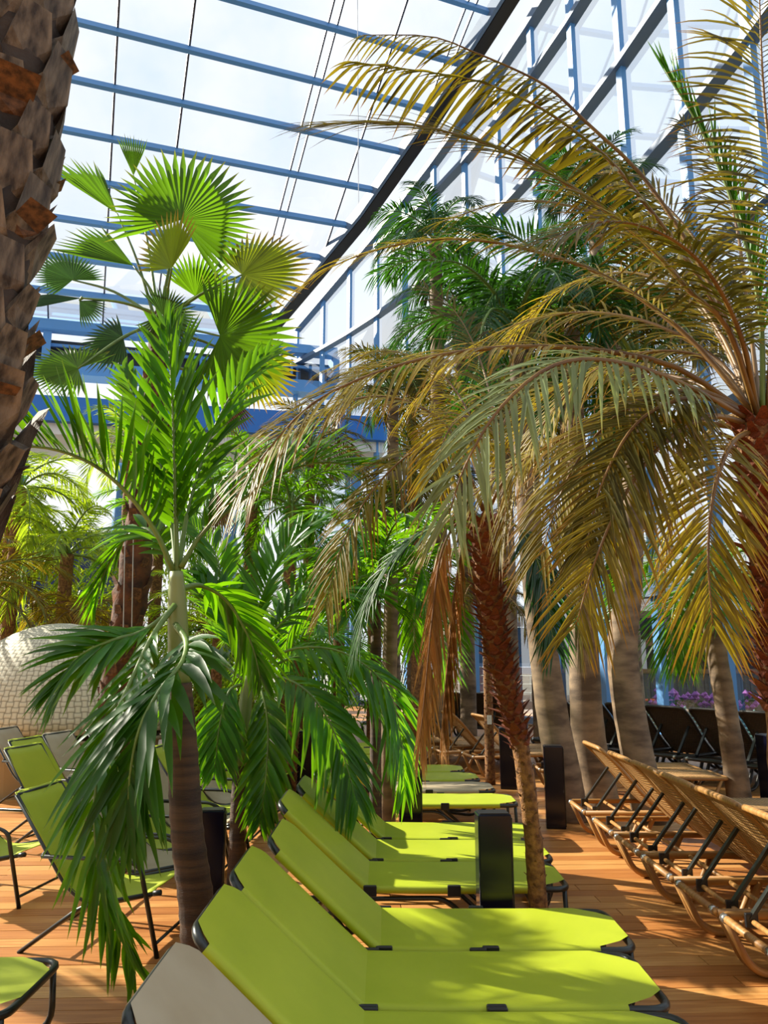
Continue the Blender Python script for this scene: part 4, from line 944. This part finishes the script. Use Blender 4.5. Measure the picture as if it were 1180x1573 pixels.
def flowers(px, Y, w, label):
    p = at(px, 1070, Y); o = empty('flower_box', (p.x, Y, -.26), 0, label, 'flowers', 'flower boxes on the terrace')
    MB().box(-w/2, w/2, -.22, .22, 0, .5).build('planter', 'pot_teal', o, bevel=.02)
    n = int(160*w); B = np.stack([rng.uniform(-w/2, w/2, n), rng.uniform(-.2, .2, n), rng.uniform(.45, .95, n)], 1); D = rng.normal(0, 1, (n, 3)); D /= np.linalg.norm(D, axis=1, keepdims=True)
    V, A = leaflet_arrays(B, D, rng.normal(0, 1, (n, 3)), np.full(n, .16), np.full(n, .03), np.full(n, .2), .2, 3)
    F = (strip_faces(3)[None]+np.arange(n)[:, None, None]*9).reshape(-1, 4)
    tag(np_mesh('foliage', V, F, 'leaf_deep', o, leaf=A.reshape(-1, 3)), kind='stuff')
    mb = MB()
    for k in range(int(34*w)):
        c = Vector((random.uniform(-w/2, w/2), random.uniform(-.3, .2), random.uniform(.75, 1.12))); r = random.uniform(.06, .1)
        vs = [c+Vector(v)*r for v in ((1, 0, 0), (-1, 0, 0), (0, 1, 0), (0, -1, 0), (0, 0, 1), (0, 0, -1))]
        mb.add(vs, [(0, 2, 4), (2, 1, 4), (1, 3, 4), (3, 0, 4), (2, 0, 5), (1, 2, 5), (3, 1, 5), (0, 3, 5)])
    tag(mb.build('blossoms', 'blossom', o), kind='stuff')
flowers(926, 21, 1.5, 'purple flowers in a teal box left of the straight grey trunk')
flowers(1018, 20.7, .8, 'small purple flowers in a box just left of the blue mullion')
flowers(1085, 19.5, 2.4, 'long row of purple flowers right of the blue mullion')
def bench(px, Y, label):
    p = at(px, 1070, Y); o = empty('orange_table', (p.x, Y, -.26), R(10), label, 'table')
    for k in range(4): MB().box(-.6, .6, -.34+.17*k, -.34+.17*k+.15, .70, .73).build('slat', 'orange_paint', o)
    for x in (-.5, .5):
        for y in (-.28, .28): MB().box(x-.03, x+.03, y-.03, y+.03, 0, .70).build('leg', 'timber_dark', o)
bench(1000, 24, 'orange slatted table outside between the grey trunk and the mullion'); bench(920, 25, 'orange slatted table outside above the leftmost purple flowers')
# timber pavilion with shingled roof
pv = empty('pavilion', (11.0, 29.5, -.26), R(-8), 'timber pavilion with pale shingled roof beyond the terrace', 'building')
for k in range(7):
    for j in range(16):
        x = -4.2+j*.56+(k % 2)*.28
        MB().bar((x+.27, -2.2+.42*k, 3.6+.2*k), (x+.27, -1.74+.42*k, 3.82+.2*k), .54, .03, up=(0, -.43, .9)).build('roof_tile', 'shingle', pv)
MB().bar((-4.4, -2.15, 3.5), (4.9, -2.15, 3.5), .18, .25).build('eave_beam', 'timber', pv)
for x in (-4.2, -2.4, -.6, 1.2, 3.0, 4.7): MB().bar((x, -2.0, 0), (x, -2.0, 3.4), .2, .2, up=(0, 1, 0)).build('post', 'timber', pv)
for x in (-4.2, -2.4, -.6, 1.2, 3.0): MB().bar((x, -2.0, 2.6), (x+.6, -2.0, 3.3), .1, .1, up=(0, 1, 0)).build('brace', 'timber', pv)
MB().bar((-4.3, -2.0, 2.5), (4.8, -2.0, 2.5), .14, .2).build('rail', 'timber', pv)
MB().box(-4.4, 4.8, 1.5, 1.7, 0, 3.8).build('rear_wall', 'timber_dark', pv)
for k in range(31): MB().box(-4.4+.3*k, -4.4+.3*k+.28, -2.3, -2.24, 0, 1.5).build('fence_board', 'board_grey', pv)
MB().box(-4.4, 4.9, -2.36, -2.3, 1.45, 1.6).build('fence_rail', 'timber', pv)
q_ = Matrix.Rotation(R(-8), 3, 'Z') @ Vector((-1.75, -2.09, 0))
cl = empty('hanging_towel', (11.0+q_.x, 29.5+q_.y, -.26), R(-8), 'white and red towel hanging on the pavilion rail', 'towel')
MB().box(-.3, .3, -.02, .02, 1.35, 2.62).build('white_cloth', 'white_cloth', cl, bevel=.01); MB().box(-.3, .12, -.035, -.02, 1.95, 2.35).build('red_patch', 'red_cloth', cl, bevel=.006)
# timber shed seen at the end of the aisle
sh = empty('timber_shed', (3.2, 27.0, -.26), R(-14), 'small timber shed with dark window at the end of the aisle', 'building')
for r_ in range(6):
    for k in range(9):
        x0 = -2.2+.5*k+(r_ % 2)*.25; MB().box(x0, x0+.48, -.1, .1+random.uniform(0, .05), .28*r_, .28*r_+.26).build('timber_block', 'timber', sh)
MB().box(-2.3, 2.6, 0, 2, 1.7, 3.0).build('window', 'window_dark', sh); MB().box(-2.4, 2.7, -.15, 0, 1.68, 1.8).build('sill', 'steel_grey_blue', sh)
MB().add([(-2.6, -.5, 3.0), (2.9, -.5, 3.0), (2.9, 2.3, 3.7), (-2.6, 2.3, 3.7), (-2.6, -.5, 3.15), (2.9, -.5, 3.15), (2.9, 2.3, 3.85), (-2.6, 2.3, 3.85)], [(0, 1, 2, 3), (4, 5, 6, 7), (0, 1, 5, 4), (1, 2, 6, 5), (2, 3, 7, 6), (3, 0, 4, 7)]).build('roof', 'shingle', sh)
# garden trees beyond the terrace
for k, (x, y, w, h) in enumerate([(-2, 36, 3, 6), (4.5, 37, 3, 7), (10.5, 37, 3.2, 6.5), (16, 33, 3, 7), (15, 22, 2.2, 5), (21, 27, 3, 6), (-8, 39, 3, 6)]):
    shrub('round garden tree outside the glass, '+['behind the hall end', 'behind the timber shed', 'behind the pavilion', 'right of the pavilion', 'beside the terrace flowers', 'far right of the terrace', 'behind the gallery'][k], x, y, w, h, 'leaf_deep', 1600)
# suspension wires from the roof
for px, Y, y1, lab in [(549, 14.0, 330, 'thin wire hanging from the roof left of the golden frond tips'), (192, 6.2, 985, 'thin support wire beside the fan palm trunk'), (205, 6.2, 985, 'second support wire in front of the fan palm trunk')]:
    if Y > 10: a_, b_ = at(px, -60, Y), at(px+2, y1, Y)
    else: a_, b_ = at(px, 820, Y), at(px-3, y1, Y)
    tag(MB().tube([a_, b_], .004 if Y < 10 else .008, 5).build('wire', 'wire'), lab, 'wire')
